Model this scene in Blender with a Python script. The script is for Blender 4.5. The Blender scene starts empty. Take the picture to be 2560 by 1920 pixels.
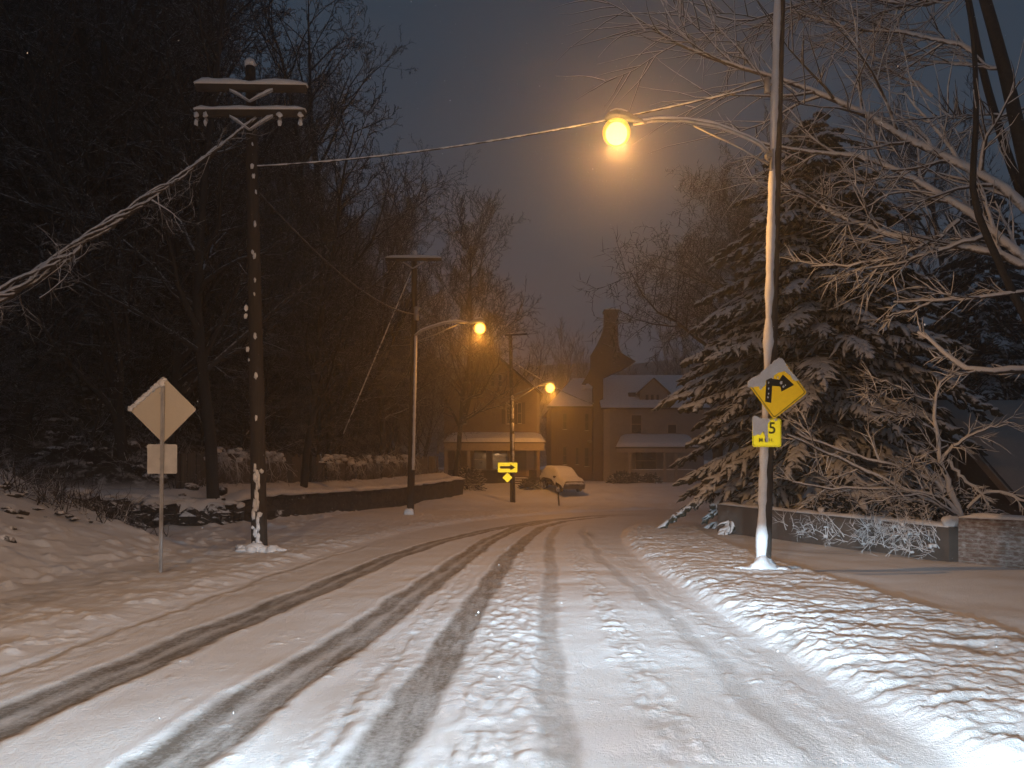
import bpy, math, random
import numpy as np
from mathutils import Vector, Matrix

R = math.radians
sc = bpy.context.scene
COL = sc.collection

# ------------------------------------------------------------------ camera
F = 1970.0            # focal length in pixels of the 2560 px wide photograph
CAMZ = 1.45
HOR = 1208.0          # row of the horizon
cam = bpy.data.cameras.new('camera')
cam_o = bpy.data.objects.new('camera', cam); COL.objects.link(cam_o)
cam_o.location = (0, 0, CAMZ); cam_o.rotation_euler = (R(90), 0, 0)
cam.sensor_width = 36.0; cam.lens = 36.0 * F / 2560.0
cam.shift_y = (HOR - 960.0) / 2560.0
cam.clip_start = 0.05; cam.clip_end = 900
sc.camera = cam_o

# ------------------------------------------------------------------ sky
w = bpy.data.worlds.new('World'); sc.world = w; w.use_nodes = True
nt = w.node_tree; nt.nodes.clear()
wo = nt.nodes.new('ShaderNodeOutputWorld'); bg = nt.nodes.new('ShaderNodeBackground')
sky = nt.nodes.new('ShaderNodeTexSky'); sky.sky_type = 'NISHITA'; sky.sun_disc = False
SUN_EL, SUN_ROT = R(-4.0), R(200)
sky.sun_elevation = SUN_EL; sky.sun_rotation = SUN_ROT
tc = nt.nodes.new('ShaderNodeTexCoord'); sep = nt.nodes.new('ShaderNodeSeparateXYZ')
nt.links.new(tc.outputs['Generated'], sep.inputs[0])
ramp = nt.nodes.new('ShaderNodeValToRGB')       # low cloud lit from the town below
e = ramp.color_ramp.elements
e[0].position = 0.0; e[0].color = (.040, .047, .062, 1)
e[1].position = 0.62; e[1].color = (.015, .026, .040, 1)
m1 = ramp.color_ramp.elements.new(.22); m1.color = (.030, .041, .058, 1)
nt.links.new(sep.outputs[2], ramp.inputs[0])
no = nt.nodes.new('ShaderNodeTexNoise'); no.inputs['Scale'].default_value = 2.2; no.inputs['Detail'].default_value = 3
nt.links.new(tc.outputs['Generated'], no.inputs['Vector'])
mr = nt.nodes.new('ShaderNodeMapRange'); mr.inputs[1].default_value = .3; mr.inputs[2].default_value = .7
mr.inputs[3].default_value = 1.25; mr.inputs[4].default_value = 1.6
nt.links.new(no.outputs['Fac'], mr.inputs[0])
vm = nt.nodes.new('ShaderNodeVectorMath'); vm.operation = 'SCALE'
nt.links.new(ramp.outputs[0], vm.inputs[0]); nt.links.new(mr.outputs[0], vm.inputs['Scale'])
sk = nt.nodes.new('ShaderNodeVectorMath'); sk.operation = 'SCALE'; sk.inputs['Scale'].default_value = .05
nt.links.new(sky.outputs[0], sk.inputs[0])
ad = nt.nodes.new('ShaderNodeVectorMath'); ad.operation = 'ADD'
nt.links.new(vm.outputs[0], ad.inputs[0]); nt.links.new(sk.outputs[0], ad.inputs[1])
nt.links.new(ad.outputs[0], bg.inputs['Color']); bg.inputs['Strength'].default_value = 1.0
nt.links.new(bg.outputs[0], wo.inputs[0])

# ------------------------------------------------------------------ headlamps of the car the picture is taken from
def headlamp(x, power):
    l = bpy.data.lights.new('headlamp_light', 'SPOT'); o = bpy.data.objects.new('headlamp_light', l)
    COL.objects.link(o); o.location = (x, 1.75, .70)
    o.rotation_euler = (R(86), 0, R(-2))
    l.spot_size = R(150); l.spot_blend = .55; l.energy = power; l.color = (.64, .85, 1.0)
    l.shadow_soft_size = .05
    l.use_nodes = True
    t = l.node_tree; t.nodes.clear()
    out = t.nodes.new('ShaderNodeOutputLight'); em = t.nodes.new('ShaderNodeEmission')
    g = t.nodes.new('ShaderNodeNewGeometry'); s = t.nodes.new('ShaderNodeSeparateXYZ')
    t.links.new(g.outputs['Incoming'], s.inputs[0])
    def M(op, a, b=None, c=None, clamp=False):
        n = t.nodes.new('ShaderNodeMath'); n.operation = op; n.use_clamp = clamp
        for i, v in enumerate((a, b, c)):
            if v is None: continue
            if isinstance(v, (int, float)): n.inputs[i].default_value = v
            else: t.links.new(v, n.inputs[i])
        return n.outputs[0]
    sgn = HSIGN
    ay = M('MAXIMUM', M('ABSOLUTE', s.outputs[1]), .02)
    down = M('MULTIPLY', M('DIVIDE', s.outputs[2], ay), sgn)            # slope of the ray below the lamp, >0 = down
    lat = M('ADD', M('DIVIDE', s.outputs[0], ay), LATOFF)
    low = M('MULTIPLY', M('POWER', M('MAXIMUM', down, .035), -1.75), .20)                     # throw far light further
    low = M('DIVIDE', M('MINIMUM', low, 9.5), M('ADD', M('POWER', M('DIVIDE', M('MAXIMUM', down, .001), .19), 4.0), 1.0))
    cut = M('MULTIPLY_ADD', down, 45.0, .55, clamp=True)                 # cut-off just above the horizontal
    glow = M('MULTIPLY', M('EXPONENT', M('MULTIPLY', M('ABSOLUTE', down), -12.0)), .45)
    hot = M('ADD', M('ADD', M('MULTIPLY', low, cut), glow), 0.08)
    l2 = M('MULTIPLY', lat, lat)
    side = M('DIVIDE', 1.0, M('ADD', M('MULTIPLY_ADD', l2, 8.0, 1.0), M('MULTIPLY', M('MULTIPLY', l2, l2), 20.0)))
    t.links.new(M('MULTIPLY', M('MULTIPLY_ADD', hot, side, M('MULTIPLY', M('MULTIPLY', M('MULTIPLY_ADD', down, 7.0, -.45, clamp=True), M('MINIMUM', M('MULTIPLY', l2, 3.0), 1.0)), 1.3)), .16), em.inputs['Strength'])
    t.links.new(em.outputs[0], out.inputs[0])
    return o
HSIGN = -1.0; LATOFF = -.13
headlamp(-.28, 3700); headlamp(.98, 4400)

# faint light of the cloudy night sky itself
sl = bpy.data.lights.new('sky_light', 'SUN'); so = bpy.data.objects.new('sky_light', sl); COL.objects.link(so)
sl.energy = .02; sl.angle = R(30); sl.color = (.8, .88, 1.0); so.rotation_euler = (R(35), 0, R(20))

sc.view_settings.view_transform = 'Standard'; sc.view_settings.look = 'None'
sc.view_settings.exposure = 0; sc.view_settings.gamma = 1
sc.view_settings.use_curve_mapping = False
sc.cycles.max_bounces = 6; sc.cycles.diffuse_bounces = 3; sc.cycles.volume_bounces = 1
sc.cycles.sample_clamp_indirect = 4.0
sc.cycles.use_denoising = True

# ------------------------------------------------------------------ helpers
def P(u, v, Y):
    "point on the ray of a pixel of the photograph at distance Y"
    return np.array([(u - 1280.0) * Y / F, Y, CAMZ + (HOR - v) * Y / F])

def mesh_np(name, verts, quads=None, tris=None, smooth=False, attrs=None):
    me = bpy.data.meshes.new(name)
    verts = np.asarray(verts, dtype=np.float32).reshape(-1, 3)
    quads = np.zeros((0, 4), np.int32) if quads is None or len(quads) == 0 else np.asarray(quads, np.int32).reshape(-1, 4)
    tris = np.zeros((0, 3), np.int32) if tris is None or len(tris) == 0 else np.asarray(tris, np.int32).reshape(-1, 3)
    me.vertices.add(len(verts)); me.vertices.foreach_set('co', verts.ravel())
    nl = quads.size + tris.size
    me.loops.add(nl); me.loops.foreach_set('vertex_index', np.concatenate([quads.ravel(), tris.ravel()]))
    nf = len(quads) + len(tris)
    me.polygons.add(nf)
    st = np.concatenate([np.arange(len(quads)) * 4, quads.size + np.arange(len(tris)) * 3]).astype(np.int32)
    me.polygons.foreach_set('loop_start', st)
    me.polygons.foreach_set('use_smooth', np.full(nf, smooth, dtype=bool))
    for k, a in (attrs or {}).items():
        at = me.attributes.new(k, 'FLOAT', 'POINT'); at.data.foreach_set('value', np.asarray(a, np.float32))
    me.update(calc_edges=True); me.validate()
    return me

ROOTM = {}
def tag(o, label=None, cat=None, group=None, kind=None):
    if label: o['label'] = label
    if cat: o['category'] = cat
    if group: o['group'] = group
    if kind: o['kind'] = kind
    return o
def thing(name, loc, label, cat, group=None, rotz=0, mat3=None):
    o = bpy.data.objects.new(name, None); COL.objects.link(o)
    M = Matrix.Translation(Vector([float(c) for c in loc])) @ (mat3.to_4x4() if mat3 is not None else Matrix.Rotation(rotz, 4, 'Z'))
    o.matrix_world = M; o.empty_display_size = .3
    ROOTM[o.name] = M
    return tag(o, label, cat, group)
def root_of(o):
    while o.parent: o = o.parent
    return o
def place(name, me, mat, parent=None, local=False):
    me.name = name
    if mat: me.materials.append(mat)
    o = bpy.data.objects.new(name, me); COL.objects.link(o)
    if parent is not None:
        r = root_of(parent)
        if not local and r.name in ROOTM: me.transform(ROOTM[r.name].inverted())
        o.parent = parent
    return o

class MB:
    "collects shapes, links them as ONE mesh object"
    def __init__(s): s.v = []; s.q = []; s.t = []; s.n = 0
    def add(s, v, q=None, t=None):
        v = np.asarray(v, float).reshape(-1, 3)
        if q is not None and len(q): s.q.append(np.asarray(q).reshape(-1, 4) + s.n)
        if t is not None and len(t): s.t.append(np.asarray(t).reshape(-1, 3) + s.n)
        s.v.append(v); s.n += len(v); return s
    def box(s, x0, x1, y0, y1, z0, z1):
        v = [(x, y, z) for z in (z0, z1) for y in (y0, y1) for x in (x0, x1)]
        return s.add(v, [(0, 2, 3, 1), (4, 5, 7, 6), (0, 1, 5, 4), (2, 6, 7, 3), (0, 4, 6, 2), (1, 3, 7, 5)])
    def beam(s, a, b, w, h, up=(0, 0, 1)):
        a = np.array(a, float); b = np.array(b, float); d = (b - a) / np.linalg.norm(b - a)
        sd = np.cross(d, up); sd /= np.linalg.norm(sd); u = np.cross(sd, d)
        v = [p + sd * i * w / 2 + u * j * h / 2 for p in (a, b) for j in (-1, 1) for i in (-1, 1)]
        return s.add(v, [(0, 2, 3, 1), (4, 5, 7, 6), (0, 1, 5, 4), (2, 6, 7, 3), (0, 4, 6, 2), (1, 3, 7, 5)])
    def tube(s, pts, r, sides=8, cap=True):
        P_ = np.asarray(pts, float)[None]; n = P_.shape[1]
        R_ = np.full((1, n), r, float) if np.isscalar(r) else np.asarray(r, float)[None]
        v, q = tubes_np(P_, R_, sides); k = s.n
        s.add(v, q)
        if cap:
            c0 = s.n; s.add([pts[0], pts[-1]])
            t = []
            for i in range(sides):
                j = (i + 1) % sides
                t.append((k + j - c0, k + i - c0, 0)); 
                b = k + (n - 1) * sides
                t.append((b + i - c0, b + j - c0, 1))
            s.t.append(np.array(t) + c0)
        return s
    def prism(s, poly, y0, y1):
        "outline in x,z extruded along y"
        n = len(poly); v = [(x, y0, z) for x, z in poly] + [(x, y1, z) for x, z in poly]
        q = [(i, (i + 1) % n, n + (i + 1) % n, n + i) for i in range(n)]
        c = np.mean(np.array(poly), axis=0)
        v += [(c[0], y0, c[1]), (c[0], y1, c[1])]
        t = [((i + 1) % n, i, 2 * n) for i in range(n)] + [(n + i, n + (i + 1) % n, 2 * n + 1) for i in range(n)]
        return s.add(v, q, t)
    def blob(s, c, r, seed=0, amp=.2, nu=12, nv=8):
        rg = np.random.RandomState(abs(int(seed))); c = np.array(c, float); r = np.array(r, float) * np.ones(3)
        th = np.linspace(0, math.pi, nv); ph = np.arange(nu) / nu * 2 * math.pi
        T, Q = np.meshgrid(th, ph, indexing='ij')
        a = rg.rand(6) * 6.28
        f = 1 + amp * (np.sin(2 * Q + a[0]) * np.sin(T) + .7 * np.sin(3 * Q + a[1] + T * 2) * np.sin(T) + .5 * np.cos(4 * T + a[2]))
        v = np.stack([np.sin(T) * np.cos(Q) * f, np.sin(T) * np.sin(Q) * f, np.cos(T) * f], -1).reshape(-1, 3) * r + c
        q = [(i * nu + j, (i + 1) * nu + j, (i + 1) * nu + (j + 1) % nu, i * nu + (j + 1) % nu) for i in range(nv - 1) for j in range(nu)]
        return s.add(v, q)
    def ridge(s, pts, wd, ht, seed=0, amp=.25, step=.12, seg=7):
        "lumpy half round cap of lying snow along a path; pts at the bottom middle"
        rg = np.random.RandomState(abs(int(seed))); pts = np.asarray(pts, float)
        L = np.linalg.norm(np.diff(pts, axis=0), axis=1); cs = np.concatenate([[0], np.cumsum(L)])
        n = max(4, int(cs[-1] / step)); tt = np.linspace(0, cs[-1], n)
        p = np.stack([np.interp(tt, cs, pts[:, i]) for i in range(3)], -1)
        wv = np.interp(tt, cs, wd * np.ones(len(pts))); hv = np.interp(tt, cs, ht * np.ones(len(pts)))
        k = rg.randn(n + 8); k = np.convolve(k, [.2, .3, .3, .2], 'same')[4:4 + n]
        k2 = rg.randn(n + 8); k2 = np.convolve(k2, [.2, .3, .3, .2], 'same')[4:4 + n]
        hv = hv * (1 + amp * k * 1.6); off = k2 * amp * wv * .3
        endf = np.clip(np.minimum(np.arange(n), n - 1 - np.arange(n)) / 2.0, .15, 1) ** .5; hv = hv * endf
        d = np.gradient(p, axis=0); d /= np.linalg.norm(d, axis=1)[:, None] + 1e-9
        sd = np.cross(d, (0, 0, 1)); sd /= np.linalg.norm(sd, axis=1)[:, None] + 1e-9
        a = np.linspace(0, math.pi, seg)
        wn = 1 + amp * .5 * rg.randn(n, seg)
        v = p[:, None] + sd[:, None] * (np.cos(a)[None, :, None] * (wv / 2)[:, None, None] * wn[..., None] * .5 + np.cos(a)[None, :, None] * (wv / 2)[:, None, None] * .5 + off[:, None, None]) \
            + np.array([0, 0, 1.0])[None, None] * (np.sin(a)[None] ** .7 * hv[:, None])[..., None]
        q = []
        for i in range(n - 1):
            for j in range(seg - 1): q.append((i * seg + j, i * seg + j + 1, (i + 1) * seg + j + 1, (i + 1) * seg + j))
            q.append((i * seg + seg - 1, i * seg, (i + 1) * seg, (i + 1) * seg + seg - 1))
        return s.add(v.reshape(-1, 3), q)
    def build(s, name, mat, parent=None, smooth=False, local=False):
        v = np.concatenate(s.v) if s.v else np.zeros((0, 3))
        q = np.concatenate(s.q) if s.q else None; t = np.concatenate(s.t) if s.t else None
        return place(name, mesh_np(name, v, q, t, smooth), mat, parent, local)

def tubes_np(P_, R_, sides):
    "P_ (B,n,3) paths, R_ (B,n) radii"
    B, n, _ = P_.shape
    d = np.gradient(P_, axis=1); d /= np.linalg.norm(d, axis=2, keepdims=True) + 1e-9
    md = d.mean(axis=1); ref = np.where(np.abs(md[:, 2:3]) > .8, np.array([[1.0, 0, 0]]), np.array([[0, 0, 1.0]]))
    a = np.cross(d, np.repeat(ref[:, None], n, 1)); a /= np.linalg.norm(a, axis=2, keepdims=True) + 1e-9
    b = np.cross(a, d)
    th = np.arange(sides) / sides * 2 * math.pi
    v = P_[:, :, None] + (a[:, :, None] * np.cos(th)[None, None, :, None] + b[:, :, None] * np.sin(th)[None, None, :, None]) * R_[:, :, None, None]
    base = (np.arange(B) * n * sides)[:, None, None] + (np.arange(n - 1) * sides)[None, :, None]
    i = np.arange(sides)[None, None]; j = (i + 1) % sides
    q = np.stack([base + i, base + j, base + sides + j, base + sides + i], -1).reshape(-1, 4)
    return v.reshape(-1, 3), q

# value noise
def vnoise(x, y, seed=0):
    xi = np.floor(x).astype(np.int64); yi = np.floor(y).astype(np.int64)
    fx = x - xi; fy = y - yi; fx = fx * fx * (3 - 2 * fx); fy = fy * fy * (3 - 2 * fy)
    def h(a, b):
        k = (a * 374761393 + b * 668265263 + seed * 1442695041) & 0x7fffffff
        k = ((k ^ (k >> 13)) * 1274126177) & 0x7fffffff
        return ((k ^ (k >> 16)) & 0xffff) / 65535.0
    return (h(xi, yi) * (1 - fx) + h(xi + 1, yi) * fx) * (1 - fy) + (h(xi, yi + 1) * (1 - fx) + h(xi + 1, yi + 1) * fx) * fy
def fbm(x, y, o=4, seed=0):
    s = 0; a = .5; t = 0
    for i in range(o):
        s = s + a * vnoise(x * 2 ** i, y * 2 ** i, seed + i * 17); t += a; a *= .5
    return s / t
def sst(a, b, x):
    t = np.clip((x - a) / (b - a), 0, 1); return t * t * (3 - 2 * t)

# ------------------------------------------------------------------ materials
class G:
    "small node graph helper"
    def __init__(s, name):
        s.m = bpy.data.materials.new(name); s.m.use_nodes = True; s.t = s.m.node_tree
        s.b = s.t.nodes['Principled BSDF']; s.o = s.t.nodes['Material Output']
    def n(s, typ, ins=None, **kw):
        nd = s.t.nodes.new(typ)
        for k, v in kw.items(): setattr(nd, k, v)
        for k, v in (ins or {}).items():
            if isinstance(v, bpy.types.NodeSocket): s.t.links.new(v, nd.inputs[k])
            else: nd.inputs[k].default_value = v
        return nd
    def noise(s, scale, detail=4, rough=.6, vec=None, dist=0):
        i = {'Scale': scale, 'Detail': detail, 'Roughness': rough, 'Distortion': dist}
        if vec is not None: i['Vector'] = vec
        return s.n('ShaderNodeTexNoise', i).outputs['Fac']
    def pos(s, scale=(1, 1, 1)):
        g = s.n('ShaderNodeNewGeometry').outputs['Position']
        return s.n('ShaderNodeMapping', {'Vector': g, 'Scale': scale}).outputs[0]
    def loc(s, scale=(1, 1, 1)):
        g = s.n('ShaderNodeTexCoord').outputs['Object']
        return s.n('ShaderNodeMapping', {'Vector': g, 'Scale': scale}).outputs[0]
    def mr(s, v, a, b, c=0.0, d=1.0, sm=False):
        n = s.n('ShaderNodeMapRange', {0: v, 1: a, 2: b, 3: c, 4: d})
        if sm: n.interpolation_type = 'SMOOTHSTEP'
        return n.outputs[0]
    def math(s, op, a, b=0.0): return s.n('ShaderNodeMath', {0: a, 1: b}, operation=op).outputs[0]
    def mix(s, f, a, b):
        n = s.t.nodes.new('ShaderNodeMix'); n.data_type = 'RGBA'
        for k, v in ((0, f), (6, a), (7, b)):
            if isinstance(v, bpy.types.NodeSocket): s.t.links.new(v, n.inputs[k])
            else: n.inputs[k].default_value = v if k == 0 else (*v, 1)
        return n.outputs[2]
    def set(s, k, v):
        if isinstance(v, bpy.types.NodeSocket): s.t.links.new(v, s.b.inputs[k])
        else: s.b.inputs[k].default_value = (*v, 1) if isinstance(v, tuple) and len(v) == 3 else v
        return s
    def bump(s, h, strength=.3, dist=.02):
        b = s.n('ShaderNodeBump', {'Strength': strength, 'Distance': dist, 'Height': h}).outputs[0]
        s.t.links.new(b, s.b.inputs['Normal']); return b

SNOW = (.80, .82, .86)
def ground_mat():
    g = G('snow_ground')
    p = g.pos()
    dirt = g.n('ShaderNodeAttribute', attribute_name='dirt').outputs['Fac']
    brush = g.n('ShaderNodeAttribute', attribute_name='brush').outputs['Fac']
    streak = g.noise(1.0, 5, .65, g.pos((14, 2.2, 1)))
    fine = g.noise(26, 4, .7, p)
    big = g.noise(1.3, 4, .6, p)
    d = g.math('MULTIPLY', dirt, g.mr(streak, .25, .75, .7, 1.25))
    d = g.math('MULTIPLY', d, g.mr(fine, .3, .75, 1.1, .6))
    base = g.mix(g.mr(big, .35, .65), (.74, .745, .76), SNOW)
    c = g.mix(g.mr(d, 0, 1), base, (.19, .172, .152))
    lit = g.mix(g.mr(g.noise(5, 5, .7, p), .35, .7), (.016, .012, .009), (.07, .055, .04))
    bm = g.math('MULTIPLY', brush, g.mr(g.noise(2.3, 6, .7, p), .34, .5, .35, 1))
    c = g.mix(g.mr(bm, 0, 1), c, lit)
    g.set('Base Color', c)
    g.set('Roughness', g.mr(g.noise(60, 2, .5, p), .35, .7, .5, .8))
    g.b.inputs['Specular IOR Level'].default_value = .3
    h = g.math('ADD', g.math('MULTIPLY', g.noise(34, 5, .7, p), .9), g.math('MULTIPLY', g.noise(140, 2, .6, p), .3))
    g.bump(h, .8, .025)
    return g.m
def plain(name, col, rough=.7, nscale=6, var=.35, metal=0, bump=.15, stretch=(1, 1, 1), bs=40):
    g = G(name); p = g.loc(stretch)
    a = tuple(c * (1 - var) for c in col); b = tuple(min(1, c * (1 + var)) for c in col)
    g.set('Base Color', g.mix(g.mr(g.noise(nscale, 5, .65, p), .3, .7), a, b))
    g.set('Roughness', g.mr(g.noise(nscale * 2, 3, .5, p), .3, .7, max(.05, rough - .1), min(1, rough + .1)))
    g.set('Metallic', metal)
    if bump: g.bump(g.noise(bs, 4, .6, p), bump, .02)
    return g.m
def snowy(name, col, lo=.15, hi=.5, amt=.35, nscale=5, col2=None, bs=30, side=None, rough=.85):
    "bark, needles or stone under snow that lies on whatever faces up"
    g = G(name); p = g.loc()
    nz = g.n('ShaderNodeSeparateXYZ', {0: g.n('ShaderNodeNewGeometry').outputs['Normal']})
    f = nz.outputs[2]
    if side is not None: f = g.math('ADD', f, g.math('MULTIPLY', nz.outputs[0], side))
    f = g.math('ADD', f, g.mr(g.noise(nscale, 4, .6, p), .3, .7, -amt, amt))
    f = g.mr(f, lo, hi)
    k = g.mix(g.mr(g.noise(nscale * 3, 4, .65, p), .35, .7), tuple(c * .6 for c in col), col2 or tuple(c * 1.5 for c in col))
    g.set('Base Color', g.mix(f, k, (.74, .75, .78)))
    g.set('Roughness', rough)
    g.bump(g.noise(bs, 3, .6, p), .3, .02)
    return g.m
def snow_mat(name='lying_snow', c=SNOW):
    g = G(name); p = g.loc()
    g.set('Base Color', g.mix(g.mr(g.noise(7, 4, .6, p), .3, .7), tuple(x * .88 for x in c), c)); g.set('Roughness', .6)
    g.bump(g.math('ADD', g.noise(28, 4, .65, p), g.math('MULTIPLY', g.noise(90, 2, .6, p), .4)), .5, .02)
    return g.m
def retro(name, col, k=.35, rough=.30):
    "reflective sheeting: sends light back the way it came"
    g = G(name); p = g.loc()
    g.set('Base Color', g.mix(g.mr(g.noise(14, 4, .6, p), .3, .7), tuple(c * .82 for c in col), col)); g.set('Roughness', .5)
    inc = g.n('ShaderNodeNewGeometry').outputs['Incoming']
    gl = g.n('ShaderNodeBsdfAnisotropic', {'Color': (*[c ** .8 for c in col], 1), 'Roughness': rough, 'Normal': inc})
    mx = g.n('ShaderNodeMixShader', {0: k}); g.t.links.new(g.b.outputs[0], mx.inputs[1]); g.t.links.new(gl.outputs[0], mx.inputs[2])
    g.t.links.new(mx.outputs[0], g.o.inputs[0]); return g.m
def brick(name, c1, c2, mortar, scale=1.0, snow=0.0):
    g = G(name)
    tcn = g.n('ShaderNodeTexCoord').outputs['Object']
    s_ = g.n('ShaderNodeSeparateXYZ', {0: tcn})
    hx = g.math('ADD', s_.outputs[0], s_.outputs[1])
    v = g.n('ShaderNodeCombineXYZ', {0: hx, 1: s_.outputs[2], 2: 0.0}).outputs[0]
    b = g.n('ShaderNodeTexBrick', {'Vector': v, 'Color1': (*c1, 1), 'Color2': (*c2, 1), 'Mortar': (*mortar, 1), 'Scale': scale,
        'Mortar Size': .012, 'Brick Width': .22, 'Row Height': .075, 'Bias': -.2})
    col = b.outputs[0]
    n1 = g.noise(3, 5, .65, tcn)
    col = g.mix(g.mr(n1, .3, .75, 0, .5), col, tuple(c * .55 for c in c1))
    if snow: col = g.mix(g.math('MULTIPLY', g.mr(g.noise(9, 5, .7, g.loc((1, 1, 2.5))), .45, .72), snow), col, SNOW)
    g.set('Base Color', col); g.set('Roughness', .9)
    g.bump(g.math('ADD', b.outputs['Fac'], g.math('MULTIPLY', g.noise(30, 3, .6, tcn), -.5)), -.4, .01)
    return g.m
def stone_mat(name, c, scale=3.0, snow=.2):
    g = G(name); p = g.loc((1, 1, 1.6))
    vo = g.n('ShaderNodeTexVoronoi', {'Vector': p, 'Scale': scale}, feature='F1')
    ed = g.n('ShaderNodeTexVoronoi', {'Vector': p, 'Scale': scale}, feature='DISTANCE_TO_EDGE').outputs['Distance']
    col = g.mix(g.n('ShaderNodeSeparateColor', {0: vo.outputs['Color']}).outputs[0], tuple(x * .6 for x in c), tuple(x * 1.4 for x in c))
    col = g.mix(g.mr(ed, 0, .06), tuple(x * .3 for x in c), col)
    nz = g.n('ShaderNodeSeparateXYZ', {0: g.n('ShaderNodeNewGeometry').outputs['Normal']}).outputs[2]
    f = g.mr(g.math('ADD', nz, g.mr(g.noise(4, 5, .7, p), .3, .7, -snow, snow)), .6, .85)
    g.set('Base Color', g.mix(f, col, SNOW)); g.set('Roughness', .95)
    g.bump(g.math('ADD', g.mr(ed, 0, .1), g.math('MULTIPLY', g.noise(20, 4, .6, p), .5)), .7, .04)
    return g.m
def siding(name, c, pitch=.18):
    g = G(name); tcn = g.n('ShaderNodeTexCoord').outputs['Object']
    z = g.n('ShaderNodeSeparateXYZ', {0: tcn}).outputs[2]
    saw = g.math('FRACT', g.math('DIVIDE', z, pitch))
    col = g.mix(g.mr(g.noise(2.0, 5, .6, tcn), .3, .7), tuple(x * .8 for x in c), tuple(x * 1.1 for x in c))
    col = g.mix(g.mr(saw, .0, .12, .45, 0), col, tuple(x * .35 for x in c))
    g.set('Base Color', col); g.set('Roughness', .75); g.bump(saw, .5, .02)
    return g.m

M = {
 'ground': ground_mat(), 'snow': snow_mat(),
 'bark': snowy('snowy_bark', (.045, .035, .028), .25, .6, .35, 9),
 'darkbark': snowy('dark_bark', (.026, .024, .022), .42, .85, .35, 8),
 'midbark': snowy('frosted_bark', (.05, .04, .032), .25, .8, .35, 6),
 'limb': snowy('snow_lined_bark', (.05, .038, .03), -.5, -.15, .25, 7, side=-.5),
 'needle': snowy('snowy_needles', (.014, .020, .012),   .22, .6, .5, 3.2, col2=(.03, .035, .022), bs=60),
 'darkneedle': snowy('dark_snowy_needles', (.012, .016, .010), .55, .9, .6, 3.2, col2=(.025, .03, .018), bs=60),
 'pole': plain('creosoted_pole_wood', (.036, .028, .023), .85, 4, .5, stretch=(8, 8, .6)),
 'arm_wood': plain('crossarm_wood', (.05, .038, .028), .9, 6, .4),
 'metal': plain('galvanised_steel', (.42, .42, .43), .45, 8, .25, .7, .05),
 'alu': plain('bare_aluminium', (.62, .60, .57), .5, 5, .12, .25, .03),
 'lamp_shell': plain('grey_lamp_housing', (.30, .30, .30), .5, 10, .15),
 'ceramic': plain('glazed_insulator', (.35, .33, .31), .2, 10, .2, 0, 0),
 'yellow': retro('yellow_sheeting', (.90, .44, .006), .5, .26), 'lime': retro('bright_yellow_sheeting', (.94, .60, .008), .65, .25),
 'amber': retro('amber_sheeting', (.92, .46, .01), .93, .14),
 'black': plain('black_sign_ink', (.012, .012, .012), .5, 20, .3, 0, 0),
 'stone': stone_mat('rubble_stone', (.035, .028, .022), 2.6, .3), 'rock': stone_mat('broken_stone', (.035, .028, .022), 4, .45),
 'concrete': plain('weathered_concrete', (.11, .09, .078), .9, 2.2, .3, bump=.3, bs=18),
 'brickwall': brick('garden_brick', (.15, .095, .075), (.19, .13, .10), (.22, .20, .18), 1, .35),
 'brickdark': brick('dark_brick', (.09, .05, .035), (.12, .07, .05), (.12, .1, .09)),
 'brickhouse': brick('brown_brick', (.13, .08, .05), (.17, .105, .07), (.15, .12, .1)),
 'siding': siding('tan_siding', (.24, .18, .125)), 'siding2': siding('grey_siding', (.25, .235, .23)), 'shaded_snow': snow_mat('shaded_roof_snow', (.36, .34, .33)),  # last one: lying snow darkened, shade on the garage roof put into its colour
 'trim': plain('painted_trim', (.30, .26, .22), .6, 5, .15), 'darktrim': plain('dark_trim', (.10, .075, .06), .7, 5, .2),
 'glass': plain('dark_window_glass', (.018, .017, .018), .12, 3, .3, 0, 0),
 'shutter': plain('dark_shutters', (.05, .035, .03), .6, 6, .2),
 'door': plain('pale_door', (.42, .33, .26), .5, 4, .1),
 'board': plain('weathered_boards', (.10, .088, .075), .9, 3, .5, stretch=(5, 5, .35), bump=.4),
 'roof_dark': plain('slate_roof', (.05, .042, .04), .8, 4, .3),
 'cable': plain('black_cable', (.02, .02, .02), .6, 10, .2, 0, 0),
 'carpaint': plain('dark_car_paint', (.06, .055, .055), .3, 3, .15, .3, 0), 'tyre': plain('rubber', (.015, .015, .015), .8, 10, .2),
 'rim': plain('alloy_rim', (.35, .35, .36), .35, 10, .1, .8, 0),
 'garage': siding('brown_garage_boards', (.075, .055, .04), .2),
}

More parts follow.
